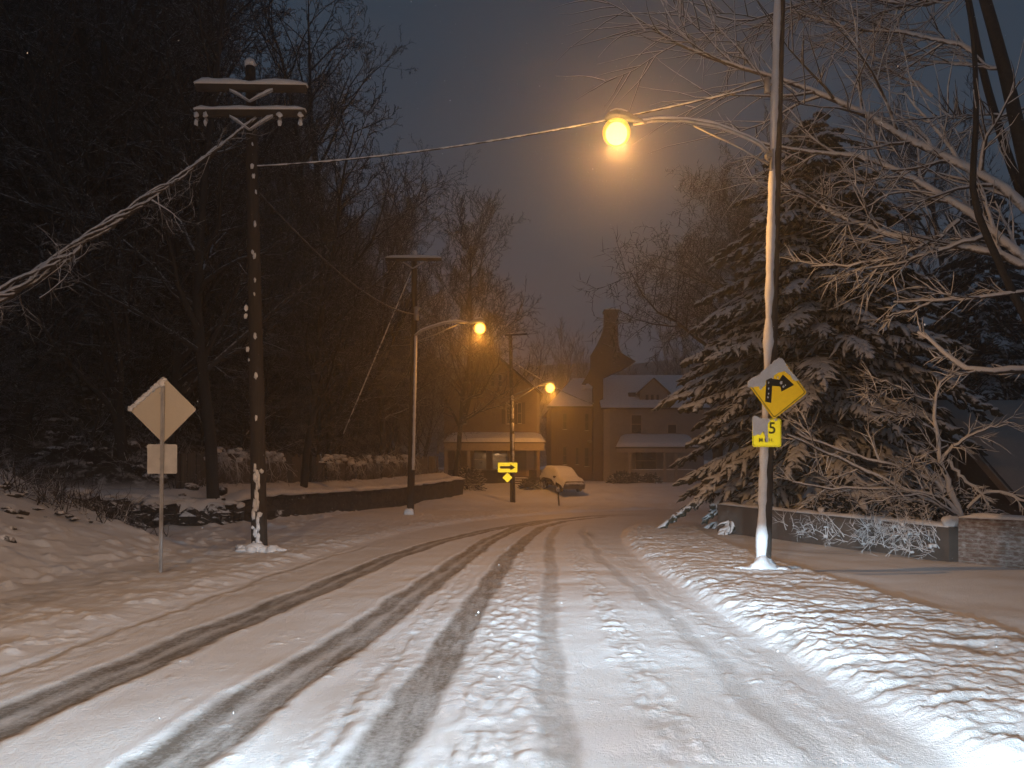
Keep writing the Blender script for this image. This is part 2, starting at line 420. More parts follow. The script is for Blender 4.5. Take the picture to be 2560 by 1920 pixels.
# ------------------------------------------------------------------ the land
def smooth_poly(pts, n=60):
    pts = np.array(pts, float); L = np.linalg.norm(np.diff(pts, axis=0), axis=1); c = np.concatenate([[0], np.cumsum(L)])
    t = np.linspace(0, c[-1], n); q = np.stack([np.interp(t, c, pts[:, i]) for i in range(pts.shape[1])], -1)
    for _ in range(6): q[1:-1] = (q[:-2] + 2 * q[1:-1] + q[2:]) / 4
    return q
ROAD = smooth_poly([(-.8, -40), (-.8, 8), (-.78, 14), (-.3, 21), (.9, 27.5), (3.2, 33.5), (7.2, 39), (13, 43.5), (21, 47), (34, 50), (90, 58)], 130)
WALL = np.array([(-30, 16), (-14, 20.5), (-11, 21.4), (-9.2, 22.4), (-8.4, 23.5), (-8.05, 26), (-6, 38), (-3.2, 50), (-3.4, 54), (-8, 60), (-16, 90), (-40, 200)], float)
def sdist(poly, x, y):
    "signed distance, positive to the left of the polyline"
    best = np.full(x.shape, 1e9); sg = np.ones(x.shape)
    for a, b in zip(poly[:-1], poly[1:]):
        d = b - a; L2 = d @ d
        t = np.clip(((x - a[0]) * d[0] + (y - a[1]) * d[1]) / L2, 0, 1)
        px = x - a[0] - t * d[0]; py = y - a[1] - t * d[1]; q = px * px + py * py
        m = q < best; best = np.where(m, q, best); sg = np.where(m, np.sign(d[0] * py - d[1] * px), sg)
    return np.sqrt(best) * sg
WT_Y = [16, 20, 23, 26, 38, 50, 56, 70]; WT_Z = [.9, .8, .9, 1.07, 1.20, 1.75, 1.9, 2.4]
def wall_top(y): return np.interp(y, WT_Y, WT_Z)
def zbase(y): return np.interp(y, [-50, 50, 53, 60, 75, 200], [0, 0, .08, 1.42, 1.9, 5])
def height(x, y):
    x = np.asarray(x, float); y = np.asarray(y, float)
    dR = sdist(ROAD, x, y); wd = sdist(WALL, x, y)
    z = zbase(y)
    g0 = np.interp(y, [16, 20, 26, 38, 50, 56, 60], [.1, .12, .2, .22, .62, .9, 1.42])
    z = z + (g0 - z) * sst(-4, -.2, wd)
    top = wall_top(y)
    z = z + (top - .04 - z) * sst(0.02, .22, wd)
    z = z + .34 * sst(.4, 1.5, wd) + .62 * np.maximum(0, wd - 1.7) * np.interp(y, [0, 55, 75, 200], [1, 1, .45, .3])
    z = np.minimum(z, 34 + .05 * wd)
    nb = .37 * np.maximum(0, -6.9 - x + .25 * (fbm(x * .8, y * .8, 3, 5) - .5)) * (1 - sst(16.0, 18.5, y + .35 * (x + 7)))
    z = np.maximum(z, nb)
    # verges
    ver = sst(3.0, 3.5, np.abs(dR)); z = z + .065 * ver * (y < 60)
    z = z + .02 * np.exp(-((np.abs(dR) - 3.75) / .4) ** 2)
    # drift at foot of the right hand wall and yard behind it
    z = z + .04 * sst(5.2, 7.2, x) * (1 - sst(22, 26, y)) * (y > -5)
    return z
def hz(x, y): return float(height(np.array([x]), np.array([y]))[0])

TRK = {  # tyre tracks, x as a function of y: (points, half width, dirt, depth)
 'a': ([(-3.1, 2), (-3.09, 4.8), (-2.94, 7.6), (-2.72, 10.2), (-2.34, 15.6), (-1.8, 19.7), (-.74, 24.4), (1.0, 30), (3.6, 35), (7, 39)], .25, 1.0, .035),
 'b': ([(-1.85, 2), (-1.78, 4), (-1.7, 5.5), (-1.5, 7.2), (-1.28, 10.6), (-.95, 15), (-.6, 20.1), (.2, 26), (1.3, 30), (3.2, 34), (6.5, 38)], .24, 1.0, .04),
 'c': ([(-.8, 2), (-.72, 4), (-.63, 5.2), (-.51, 8.1), (-.3, 12), (-.06, 15.6), (.4, 21), (1.0, 26), (2.0, 30), (4, 34), (7.5, 38)], .18, .95, .03),
 'd': ([(.26, 2), (.27, 4), (.29, 5.6), (.37, 8.4), (.64, 12.8), (.79, 16.7), (1.0, 21), (1.5, 26), (2.4, 29.6)], .12, .55, .025),
 'e': ([(1.65, 2), (1.65, 4), (1.64, 5.6), (1.73, 8.4), (1.68, 14.3), (2.0, 22.8), (2.7, 28)], .10, .34, .02),
 'f': ([(-1.0, 2), (-.98, 4), (-1.0, 6), (-.84, 9.2), (-.4, 14)], .035, .45, .02),
 'g': ([(-3.95, 2), (-3.9, 6), (-3.82, 8.3), (-3.8, 12.8), (-3.13, 20.8)], .06, .38, .04),
 'h': ([(.9, 2), (.88, 4), (.95, 8), (1.3, 14)], .03, .25, .015),
}
def axis(segs):
    out = []
    for a, b, s in segs:
        n = max(1, int(round((b - a) / s))); out += list(a + (b - a) * np.arange(n) / n)
    out.append(segs[-1][1]); return np.array(out)
xs = axis([(-160, -60, 8), (-60, -20, 1.2), (-20, -9, .16), (-9, -5, .06), (-5, 5.6, .03), (5.6, 9, .08), (9, 22, .4), (22, 60, 2), (60, 160, 8)])
ys = axis([(-40, -6, 3), (-6, 3, .3), (3, 9, .026), (9, 20, .05), (20, 34, .1), (34, 62, .25), (62, 100, 2), (100, 260, 8)])
X, Y = np.meshgrid(xs, ys)
Z = height(X, Y); dR = sdist(ROAD, X, Y); wd = sdist(WALL, X, Y)
near = (Y < 60)
onroad = np.abs(dR) < 3.12
dirt = np.zeros_like(X)
disp = np.zeros_like(X)
disp += (fbm(X * 1.3, Y * 1.3, 4, 3) - .5) * .03 * onroad
fineN = fbm(X * 9, Y * 7, 4, 11); strk = fbm(X * 10, Y * 1.2, 4, 21)
wob = (fbm(X * .0 + 3, Y * 1.1, 3, 8) - .5) * .07
for k, (pts, hw, dk, dp) in TRK.items():
    pts = np.array(pts); xt = np.interp(Y, pts[:, 1], pts[:, 0]); sl = np.gradient(np.interp(ys, pts[:, 1], pts[:, 0]), ys)
    cs = 1 / np.sqrt(1 + sl ** 2); t = np.abs(X - xt - wob * (1 if hw > .1 else 2.2)) * cs[:, None]
    ymax = pts[-1, 1]
    fade = (1 - sst(ymax - 5, ymax, Y)) * near
    t = t + (fineN - .5) * .06 + (strk - .5) * .05
    inn = 1 - sst(hw - .05, hw + .03, t)
    if hw > .1: dbl = 1 - .5 * np.exp(-(t / (hw * .22)) ** 2) * (k in 'ab')
    else: dbl = 1
    dirt = np.maximum(dirt, dk * inn * dbl * fade * (.7 + .6 * strk))
    disp += fade * .34 * (-dp * inn + .6 * dp * np.exp(-((t - hw - .05) / .06) ** 2) * (.3 + 1.4 * fineN))
# churned snow between the tracks
chz = np.maximum.reduce([np.exp(-((X + .12 - .012 * Y) / .36) ** 4) * 1.0, np.exp(-((X - .80 - .03 * Y) / .17) ** 4) * .9,
      np.exp(-((X + 1.15 - .03 * Y) / .17) ** 2) * .7, np.exp(-((X - 1.28 - .02 * Y) / .12) ** 4) * .25, np.exp(-((X - 1.93 - .01 * Y) / .10) ** 2) * .7, np.exp(-((X + 3.68) / .2) ** 2) * .7])
ch = fbm(X * 25, Y * 6, 4, 31); ch2 = vnoise(X * 32, Y * 14, 41)
disp += onroad * chz * (1 - sst(16, 24, Y)) * (np.maximum(0, ch - .42) * .062 + (ch2 - .5) * .012)
dirt = np.maximum(dirt, onroad * chz * (1 - sst(14, 22, Y)) * sst(.52, .40, ch) * .28)
dirt = np.maximum(dirt, onroad * .55 * np.exp(-(((X - 2.15) / .16) ** 2 + ((Y - 22.5) / 1.6) ** 2)) * (.5 + fineN))
# crumbs scattered on the smooth parts
cr = vnoise(X * 11, Y * 8, 51); disp += onroad * np.maximum(0, cr - .93) * .25 * (Y < 16)
# rough windblown verge on the right
vr = sst(3.05, 3.25, -dR) * (1 - sst(5.2, 5.55, -dR)) * (1 - sst(24, 28, Y)) * near
rp = fbm(X * 2.2 + .9 * Y, Y * 5.6 - .6 * X + 3 * fbm(X * 1.1, Y * 1.1, 2, 77), 4, 61)
rid = 1 - np.abs(2 * rp - 1)
disp += vr * ((rp - .45) * .08 + sst(.75, 1.0, rid) * .012 + (fbm(X * 13, Y * 13, 3, 71) - .5) * .05 + (vnoise(X * 30, Y * 26, 73) - .5) * .016 + .05)
ed = np.exp(-((-dR - 3.3) / .22) ** 2) * (1 - sst(22, 26, Y)) * near
disp += ed * np.maximum(0, fbm(X * 11, Y * 8, 3, 81) - .42) * .06
dirt = np.maximum(dirt, vr * sst(.40, .28, rp) * .45)
# left verge: soft bank with old footprints
vl = sst(3.05, 3.3, dR) * (1 - sst(6, 8, dR)) * near * (wd < 0)
disp += vl * ((fbm(X * 1.2, Y * 1.6, 4, 91) - .5) * .10 + np.maximum(0, fbm(X * 7, Y * 6, 3, 93) - .52) * .12)
dirt = np.maximum(dirt, vl * .42 * np.exp(-((dR - 1.9 - 3.05 + (fbm(Y * .3, X * 0, 2, 5) - .5) * .5) / .22) ** 2) * sst(.4, .6, fbm(X * 3, Y * 2, 3, 95)) * (Y < 13))
# bank and hill
bk = (X < -6.5) * near
disp += bk * (fbm(X * .9, Y * .9, 4, 97) - .5) * .18 + bk * np.maximum(0, fbm(X * 4.5, Y * 3.6, 4, 99) - .55) * .28
sw = (-dR > 5.5) * near; disp += sw * (fbm(X * .8, Y * .5, 3, 101) - .5) * .09
far_c = (Y > 38) * (Y < 60) * (~onroad) * (wd < 0); disp += far_c * ((fbm(X * .7, Y * .7, 4, 103) - .5) * .25)
dirt = np.maximum(dirt, (Y > 34) * onroad * .25 * fbm(X * .4 + Y * .3, Y * 1.6 - X * .9, 3, 107))
fp = np.exp(-(((X - 2.2 - (Y - 44) * .7)) / .5) ** 2) * (Y > 42) * (Y < 50); dirt = np.maximum(dirt, fp * sst(.5, .7, fbm(X * 3, Y * 3, 3, 109)) * .5)
Z = Z + disp
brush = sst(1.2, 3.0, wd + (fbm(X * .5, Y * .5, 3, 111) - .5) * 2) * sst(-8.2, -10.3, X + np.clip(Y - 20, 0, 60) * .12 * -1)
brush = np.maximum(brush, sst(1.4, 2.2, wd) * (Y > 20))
brush = brush * (1 - .0 * Y)
ny, nx = X.shape
vid = np.arange(ny * nx).reshape(ny, nx)
Q = np.stack([vid[:-1, :-1], vid[:-1, 1:], vid[1:, 1:], vid[1:, :-1]], -1)
cx = (dR[:-1, :-1] + dR[1:, 1:]) / 2
cy = (Y[:-1, :-1] + Y[1:, 1:]) / 2
mask_road = np.abs(cx) < 3.1
mask_walk = (-cx > 5.5) & (-cx < 7.1) & (cy < 40)
V = np.stack([X, Y, Z], -1).reshape(-1, 3); D = dirt.ravel(); Bq = brush.ravel()
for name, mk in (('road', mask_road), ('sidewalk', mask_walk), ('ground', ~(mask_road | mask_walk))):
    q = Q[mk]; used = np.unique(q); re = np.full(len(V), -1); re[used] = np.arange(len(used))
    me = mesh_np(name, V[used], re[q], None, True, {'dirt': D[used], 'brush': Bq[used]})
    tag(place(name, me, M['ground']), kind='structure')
del V, Q

# far wooded ridge behind the houses
hx = np.linspace(-150, 190, 90); hy = np.linspace(105, 200, 16)
HX, HY = np.meshgrid(hx, hy)
HZ = 4 + sst(105, 165, HY) * (20 + 7 * fbm(HX * .02, HY * 0, 3, 7) + 4 * np.clip((HX - 10) / 80, 0, 1)) + (fbm(HX * .25, HY * .25, 3, 9) - .5) * 2
vi = np.arange(HX.size).reshape(HX.shape)
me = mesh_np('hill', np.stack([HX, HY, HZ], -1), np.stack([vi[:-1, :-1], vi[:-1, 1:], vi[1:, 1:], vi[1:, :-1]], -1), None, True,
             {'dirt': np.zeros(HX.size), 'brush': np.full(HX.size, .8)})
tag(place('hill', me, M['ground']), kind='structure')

# ------------------------------------------------------------------ trees
class Tree:
    def __init__(s, seed): s.rg = random.Random(seed); s.b = {}
    def rec(s, pts, rad, lvl): s.b.setdefault((len(pts), lvl), []).append((pts, rad))
    def grow(s, p, d, L, r, lvl, maxl, kids, up=.12, jit=.22, spread=(.5, 1.1), ratio=(.42, .7), start=.25, npts=(10, 7, 6, 5, 4), rtip=.25):
        rg = s.rg; n = npts[min(lvl, len(npts) - 1)]
        p = Vector(p); d = Vector(d).normalized(); pts = [p.copy()]; dirs = [d.copy()]
        for i in range(n - 1):
            d = (d + Vector((rg.gauss(0, jit), rg.gauss(0, jit), rg.gauss(0, jit) + up)) * (.7 if lvl else .35)).normalized()
            p = p + d * (L / (n - 1)); pts.append(p.copy()); dirs.append(d.copy())
        rad = [r * (1 - (1 - rtip) * i / (n - 1)) for i in range(n)]
        s.rec([tuple(q) for q in pts], rad, lvl)
        if lvl < maxl: s.kids(pts, dirs, rad, L, lvl, maxl, kids, up, jit, spread, ratio, start, npts, rtip)
    def kids(s, pts, dirs, rad, L, lvl, maxl, kids, up, jit, spread, ratio, start, npts, rtip):
        rg = s.rg; n = len(pts); k = kids[lvl]
        for c in range(k):
            t = start + (1 - start) * (c + rg.random()) / k; f = t * (n - 1); i = min(n - 2, int(f)); f -= i
            q = pts[i].lerp(pts[i + 1], f); dd = dirs[i]
            ax = Vector((rg.gauss(0, 1), rg.gauss(0, 1), rg.gauss(0, 1))).cross(dd)
            if ax.length < 1e-3: continue
            nd = Matrix.Rotation(rg.uniform(*spread), 3, ax.normalized()) @ dd
            rr = rad[i] * rg.uniform(.45, .65)
            LL = L * rg.uniform(*ratio) * (1.15 - .55 * t if lvl == 0 else 1)
            s.grow(q, nd, LL, max(rr, s.rmin), lvl + 1, maxl, kids, up, jit, spread, ratio, .15, npts, rtip)
    rmin = .007
    def meshes(s, levels, sides=(8, 6, 4, 3, 3, 3)):
        vs = []; qs = []; n = 0
        for (k, lvl), lst in s.b.items():
            if lvl not in levels: continue
            v, q = tubes_np(np.array([a for a, _ in lst], float), np.array([b for _, b in lst], float), sides[min(lvl, 5)])
            vs.append(v); qs.append(q + n); n += len(v)
        return np.concatenate(vs), np.concatenate(qs)

def bare_tree_meshes(seed, h, r, kids=(16, 7, 5, 4), up=.12, spread=(.5, 1.0), ratio=(.32, .5), start=.25, lean=(0, 0), rmin=.008, maxl=4):
    t = Tree(seed); t.rmin = rmin
    t.grow((0, 0, -.2), (lean[0], lean[1], 1), h, r, 0, maxl, kids, up=up, spread=spread, ratio=ratio, start=start, rtip=.18)
    return mesh_np('trunk', *t.meshes([0]), smooth=True), mesh_np('crown', *t.meshes([1, 2, 3, 4, 5]), smooth=True)

def put_tree(name, x, y, meshes, mats, label, cat='tree', group=None, rz=0, s=1.0, z=None):
    z = hz(x, y) if z is None else z
    t = bpy.data.objects.new(name, None); COL.objects.link(t); t.location = (x, y, z); t.rotation_euler.z = rz; t.scale = (s, s, s)
    tag(t, label, cat, group)
    for n, me, m in zip(('trunk', 'crown'), meshes, mats):
        if not me.materials: me.materials.append(m)
        o = bpy.data.objects.new(n, me); COL.objects.link(o); o.parent = t
    return t

UB = 0
DB = (M['darkbark'], M['darkbark']); MBk = (M['midbark'], M['midbark'])
woods = [bare_tree_meshes(11 + i, 19, .20, kids=(36, 9, 6, 6), start=.06, ratio=(.22, .36), up=.04, rmin=.013) for i in range(4)]
# single trees the picture tells apart on the left
def own(seed, x, y, ztop, rad_m, label, mats=DB, kids=(20, 8, 5, 4), up=.1, start=.2, rmin=.014, lean=(0, 0), name='bare_tree'):
    g = hz(x, y); h = ztop - g; ratio = rad_m / h
    ms = bare_tree_meshes(seed, h * .98, .011 * h, kids, up, (.5, 1.05), (ratio * .8, ratio * 1.25), start, lean, rmin)
    return put_tree(name, x, y, ms, mats, label)
own(101, -8.9, 23.5, 19.0, 4.6, 'tall bare tree spreading behind the nearest utility pole, its twigs reaching into the sky', kids=(30, 10, 7, 5))
own(102, -8.2, 31, 15.8, 3.6, 'bare tree on the hillside between the double-crossarm pole and the single-crossarm pole', kids=(30, 10, 7, 5))
own(103, -7.0, 42, 17.0, 3.8, 'bare tree right behind the single-crossarm utility pole', kids=(30, 10, 7, 5))
own(104, -3.9, 53.5, 18.4, 5.6, 'broad bushy bare tree rising above the middle street lamp', kids=(40, 12, 7, 5), rmin=.019, up=.14)
own(105, -1.9, 74, 18.5, 3.5, 'hazy bare tree behind the gable of the porch house', kids=(20, 8, 5, 4), rmin=.012)
own(106, 2.4, 92, 17.6, 4.2, 'faint bare tree in the haze between the two houses', kids=(20, 8, 6, 4), rmin=.015)
own(107, 5.4, 98, 16.5, 3.6, 'lower faint bare tree beside the hazy one behind the brick house', kids=(18, 8, 5, 4), rmin=.015)
rg = random.Random(5)
spots = []
tries = 0
while len(spots) < 110 and tries < 6000:
    tries += 1
    y = rg.uniform(17.5, 78); x = rg.uniform(-42, -6)
    if abs(x) > .66 * y + 9: continue
    wdv = float(sdist(WALL, np.array([x]), np.array([y]))[0])
    if wdv < 2.6: continue
    u = 1280 + x / y * F
    edge = np.interp(y, [18, 24, 32, 42, 55, 80], [300, 600, 780, 960, 1100, 1180])
    if u > edge: continue
    if any((x - a) ** 2 + (y - b) ** 2 < 2.6 for a, b in spots): continue
    spots.append((x, y))
for i, (x, y) in enumerate(spots):
    put_tree('hillside_tree', x, y, woods[i % 4], DB, 'one of the dark bare trees massed on the wooded hillside left of the road', 'tree',
             'dark bare trees massed on the left hillside', rg.uniform(0, 6.28), rg.uniform(.8, 1.2))
# small trees and saplings low on the slope to close the wood
sap = [bare_tree_meshes(31 + i, 7.5, .07, kids=(22, 8, 6, 3), start=.03, ratio=(.3, .5), up=.03, rmin=.010) for i in range(3)]
sp = []; tries = 0
while len(sp) < 110 and tries < 8000:
    tries += 1
    y = rg.uniform(17, 62); x = rg.uniform(-34, -4)
    if abs(x) > .66 * y + 5: continue
    wdv = float(sdist(WALL, np.array([x]), np.array([y]))[0])
    if wdv < 2.2 or wdv > 14: continue
    if any((x - a) ** 2 + (y - b) ** 2 < 1.5 for a, b in sp): continue
    sp.append((x, y))
for i, (x, y) in enumerate(sp):
    put_tree('sapling', x, y, sap[i % 3], DB, 'one of the thin dark saplings filling the lower wooded slope', 'sapling',
             'thin saplings filling the lower wooded slope', rg.uniform(0, 6.28), rg.uniform(.7, 1.25))
# far wood on the ridge behind the houses
mb = MB(); q0 = np.random.RandomState(4)
vs = []; 
tt = Tree(77); tt.rmin = .05
for i in range(150):
    x = q0.uniform(-60, 110); y = q0.uniform(112, 150); z = 4 + float(sst(105, 165, y)) * 20
    tt.grow((x, y, z - 1), (0, 0, 1), q0.uniform(8, 12), .16, 0, 2, (14, 6), up=.15, spread=(.4, .9), ratio=(.3, .45), start=.15)
tag(place('far_woods', mesh_np('far_woods', *tt.meshes([0, 1, 2], (4, 3, 3))), M['midbark']), 'hazy far-off wood along the ridge behind the houses', 'woods', kind='stuff')

# undergrowth: brambles and snowy brush on the slope
rs = np.random.RandomState(8)
N = 42000
y = 10 + 48 * rs.rand(N) ** 1.5; x = rs.uniform(-26, -3, N)
wdv = sdist(WALL, x, y); nbk = (y < 20)
dens = fbm(x * .6, y * .6, 3, 13)
ok = (((wdv > 1.3) & (wdv < 9)) | (nbk & (x < -8.3) & (wdv > -6))) & (dens > rs.uniform(.25, .62, N)) & (np.abs(x) < .7 * y + 3)
x = x[ok]; y = y[ok]; z = height(x, y); n = len(x)
d = rs.randn(n, 3) * .5 + np.array([0.1, -.15, .9]); d /= np.linalg.norm(d, axis=1)[:, None]
L = rs.uniform(.3, 1.3, n); t = np.linspace(0, 1, 4)
Pp = np.stack([x, y, z], -1)[:, None] + d[:, None] * L[:, None, None] * t[None, :, None]
Pp[:, :, 2] -= (L[:, None] * t[None] ** 2) * rs.uniform(0, .5, n)[:, None]
Pp[:, 1:3] += rs.randn(n, 2, 3) * .05
Rr = rs.uniform(.006, .016, n)[:, None] * (1.1 - t)[None]
v, q = tubes_np(Pp, Rr, 3)
tag(place('undergrowth', mesh_np('undergrowth', v, q, smooth=True), M['bark']), 'snow-dusted brambles and brush covering the slope under the trees', 'undergrowth', kind='stuff')
# snow-bowed weeds and brush lumps on the near bank
mb = MB(); rgn = np.random.RandomState(9)
for i in range(120):
    if i < 90:
        yy = rgn.uniform(17, 27); xx = rgn.uniform(-15.5, -8.6)
        if float(sdist(WALL, np.array([xx]), np.array([yy]))[0]) < .25: continue
    else:
        yy = rgn.uniform(11.5, 16.5); xx = rgn.uniform(-11.5, -7.8)
    zz = hz(xx, yy); s_ = rgn.uniform(.10, .34) * (.7 if i < 90 else .45)
    mb.blob((xx, yy, zz + s_ * .25), (s_ * rgn.uniform(.8, 1.6), s_ * .8, s_ * rgn.uniform(.35, .8)), i, .35, 9, 6)
tag(mb.build('snowy_brush', snowy('snowy_brush_clumps', (.035, .028, .02), .1, .75, .9, 7), None, True), 'low clumps of weeds and brush half buried in snow on the near bank', 'brush', kind='stuff')

# ---- right hand trees
def limb(tree, pix, r0, r1, twig=10, lt=1.0, lvl=1, maxl=3, kids=(0, 8, 8, 4), up=.0, spread=(.35, .9), start=.1):
    "a limb through pixel points (u, v, distance); twigs grow from it"
    if tree is bt: pix = [(a, b, d + min(2.2, max(0, (2600 - a) / 650 * 2.2))) for a, b, d in pix]
    pts = np.array([P(*p) for p in pix]); L = np.linalg.norm(np.diff(pts, axis=0), axis=1); c = np.concatenate([[0], np.cumsum(L)])
    n = 14; t = np.linspace(0, c[-1], n)
    p = np.stack([np.interp(t, c, pts[:, i]) for i in range(3)], -1)
    p[1:-1] = (p[:-2] + 2 * p[1:-1] + p[2:]) / 4
    p[1:-1] += np.random.RandomState(abs(int(pix[0][1])) + len(pix)).randn(n - 2, 3) * .016
    r0, r1 = r0 * 1.6, r1 * 2.1
    rad = [r0 + (r1 - r0) * i / (n - 1) for i in range(n)]
    tree.rec([tuple(a) for a in p], rad, lvl)
    pv = [Vector(a) for a in p]; dv = [(pv[min(i + 1, n - 1)] - pv[max(i - 1, 0)]).normalized() for i in range(n)]
    k = list(kids); k[lvl] = twig
    tree.kids(pv, dv, rad, lt, lvl, maxl, tuple(k), up, .16, spread, (.5, 1.0), start, (10, 7, 6, 5, 4), .3)

bt = Tree(501); bt.rmin = .015
TR = Tree(502)
# trunk (mostly outside the frame) and the second stem
def trunk_path(tree, pix, r0, r1):
    pts = np.array([P(*p) for p in pix]); n = 18
    L = np.linalg.norm(np.diff(pts, axis=0), axis=1); c = np.concatenate([[0], np.cumsum(L)]); t = np.linspace(0, c[-1], n)
    p = np.stack([np.interp(t, c, pts[:, i]) for i in range(3)], -1); p[1:-1] = (p[:-2] + 2 * p[1:-1] + p[2:]) / 4
    tree.rec([tuple(a) for a in p], [r0 + (r1 - r0) * i / (n - 1) for i in range(n)], 0)
trunk_path(TR, [(2760, 1330, 14.5), (2700, 1050, 14.5), (2640, 760, 14.5), (2590, 520, 14.4), (2556, 380, 14.3), (2520, 200, 14.2), (2475, 40, 14.0), (2400, -220, 13.8)], .20, .08)
trunk_path(TR, [(2700, 1050, 14.5), (2610, 880, 14.3), (2545, 760, 14.2), (2512, 690, 14.1), (2480, 615, 14.1), (2432, 520, 14), (2425, 470, 14), (2440, 360, 14), (2442, 262, 14), (2436, 105, 14), (2400, -120, 14)], .085, .03)
trunk_path(TR, [(2680, 800, 14.6), (2600, 600, 14.9), (2548, 470, 15), (2512, 367, 15.1), (2472, 236, 15.2), (2446, 131, 15.2), (2425, 20, 15.3), (2400, -100, 15.3)], .10, .055)
A = 13.4
limb(bt, [(2650, 590, 14.4), (2560, 514, 14.2), (2438, 419, 14), (2291, 362, 13.9), (2187, 304, 13.8), (2082, 241, 13.6), (1961, 199, 13.5), (1914, 189, 13.4), (1820, 152, 13.4), (1715, 131, 13.4), (1620, 63, 13.4)], .062, .012, 22, 2.2)
limb(bt, [(2640, 720, 14.4), (2560, 645, 14.2), (2423, 524, 14), (2291, 451, 13.8), (2200, 400, 13.7), (2134, 388, 13.6), (2013, 378, 13.5), (1956, 362, 13.4), (1880, 352, 13.4)], .058, .014, 14, 1.3)
limb(bt, [(2600, 680, 14.3), (2491, 629, 14.1), (2265, 598, 13.9), (2160, 560, 13.8), (2082, 535, 13.7), (2010, 490, 13.6), (1956, 461, 13.5)], .050, .020, 14, 1.2)
limb(bt, [(2396, 551, 14), (2350, 590, 13.8), (2239, 645, 13.6), (2140, 664, 13.5), (2029, 666, 13.4)], .032, .010, 8, .9)
limb(bt, [(2480, 580, 14.1), (2454, 593, 14), (2370, 618, 13.8), (2291, 645, 13.7), (2230, 662, 13.6), (2160, 671, 13.5)], .034, .012, 7, .8)
limb(bt, [(2640, 720, 14.3), (2543, 734, 13.9), (2420, 745, 13.7), (2333, 752, 13.6), (2234, 755, 13.5)], .034, .012, 6, .8)
limb(bt, [(2333, 752, 13.6), (2270, 780, 13.5), (2215, 790, 13.4)], .02, .008, 3, .4)
limb(bt, [(2680, 900, 13.8), (2560, 917, 13.2), (2468, 939, 13.0), (2403, 913, 12.9), (2338, 865, 12.9), (2294, 830, 12.9)], .062, .012, 5, .5)
limb(bt, [(2436, 130, 14), (2380, 112, 14), (2300, 85, 13.9), (2230, 78, 13.9), (2140, 76, 13.9), (2060, 50, 13.9), (1980, 30, 13.9)], .030, .012, 14, 1.5)
limb(bt, [(2530, 180, 14.6), (2460, 165, 14.6), (2380, 158, 14.8), (2300, 145, 15), (2240, 140, 15)], .03, .01, 10, 1.3)
limb(bt, [(2330, 240, 15), (2280, 205, 15), (2220, 170, 15), (2190, 145, 15), (2130, 100, 15), (2080, 85, 15)], .024, .010, 10, 1.4)
limb(bt, [(2600, 250, 14.4), (2520, 290, 14.2), (2450, 285, 14.1), (2380, 310, 14)], .022, .008, 8, 1.0)
limb(bt, [(2423, 524, 14), (2300, 478, 13.9), (2220, 480, 13.8), (2160, 520, 13.7), (2110, 540, 13.6)], .022, .009, 8, .8)
limb(bt, [(2291, 451, 13.8), (2240, 440, 13.7), (2160, 450, 13.7), (2090, 455, 13.6), (2066, 490, 13.6)], .018, .007, 6, .6)
limb(bt, [(2400, -60, 13.9), (2330, 20, 13.9), (2290, -10, 13.8), (2180, -30, 13.8), (1960, 20, 13.8), (1860, 60, 13.8), (1790, 40, 13.8)], .03, .009, 16, 1.8)
limb(bt, [(2560, -40, 14), (2480, -60, 13.9), (2300, 20, 13.9), (2150, -10, 13.8), (2010, -60, 13.8)], .03, .012, 12, 1.6)
base = P(2740, 1330, 14.5); base[2] = hz(base[0], base[1])
big = thing('bare_tree', base, 'near bare tree with long snow-lined limbs reaching left across the upper right corner', 'tree')
place('trunk', mesh_np('trunk', *TR.meshes([0], (10,)), smooth=True), M['darkbark'], big)
place('crown', mesh_np('crown', *bt.meshes([1, 2, 3, 4], (8, 8, 5, 4, 3)), smooth=True), M['limb'], big)

# bare shrub that leans over the wall
sh = Tree(601); sh.rmin = .010
c0 = (2403, 1292, 14.9)
limb(sh, [c0, (2300, 1240, 14.9), (2208, 1199, 14.8), (2077, 1134, 14.7), (2000, 1100, 14.6), (1965, 1086, 14.5)], .034, .012, 6, .8)
limb(sh, [(2360, 1230, 15), (2338, 1199, 15), (2230, 1165, 14.9), (2121, 1130, 14.8), (2040, 1105, 14.7), (1991, 1082, 14.7)], .030, .012, 6, .7)
limb(sh, [c0, (2381, 1251, 14.9), (2294, 1225, 14.9), (2142, 1221, 14.8), (2034, 1217, 14.7), (1982, 1204, 14.6)], .026, .010, 8, .8)
limb(sh, [c0, (2370, 1210, 15), (2355, 1160, 15), (2345, 1100, 15), (2333, 1043, 15), (2333, 987, 15), (2350, 950, 15), (2399, 921, 15)], .034, .010, 7, .7)
limb(sh, [(2355, 1150, 15), (2390, 1110, 14.8), (2425, 1085, 14.7), (2460, 1070, 14.6), (2520, 1060, 14.5)], .028, .007, 6, .6)
limb(sh, [(2330, 1075, 15), (2280, 1040, 14.9), (2230, 1030, 14.9), (2170, 1015, 14.8)], .02, .007, 6, .6)
limb(sh, [(2333, 1000, 15), (2290, 990, 15), (2240, 960, 15), (2190, 950, 15)], .018, .006, 6, .6)
limb(sh, [(2370, 1150, 14.9), (2410, 1200, 14.8), (2450, 1230, 14.7), (2470, 1260, 14.6)], .02, .012, 4, .4)
limb(sh, [(2420, 1270, 14.8), (2450, 1235, 14.7), (2500, 1225, 14.5), (2560, 1250, 14.3), (2620, 1275, 14.2)], .022, .012, 5, .5)
limb(sh, [(2333, 1070, 15), (2350, 1100, 15), (2380, 1110, 15), (2330, 1130, 15), (2270, 1160, 14.9), (2220, 1170, 14.9)], .016, .007, 6, .6)
limb(sh, [c0, (2370, 1275, 14.8), (2320, 1235, 14.7), (2250, 1240, 14.6), (2190, 1250, 14.6), (2140, 1265, 14.5)], .018, .006, 8, .6)
base = P(*c0); base[2] = hz(base[0], base[1])
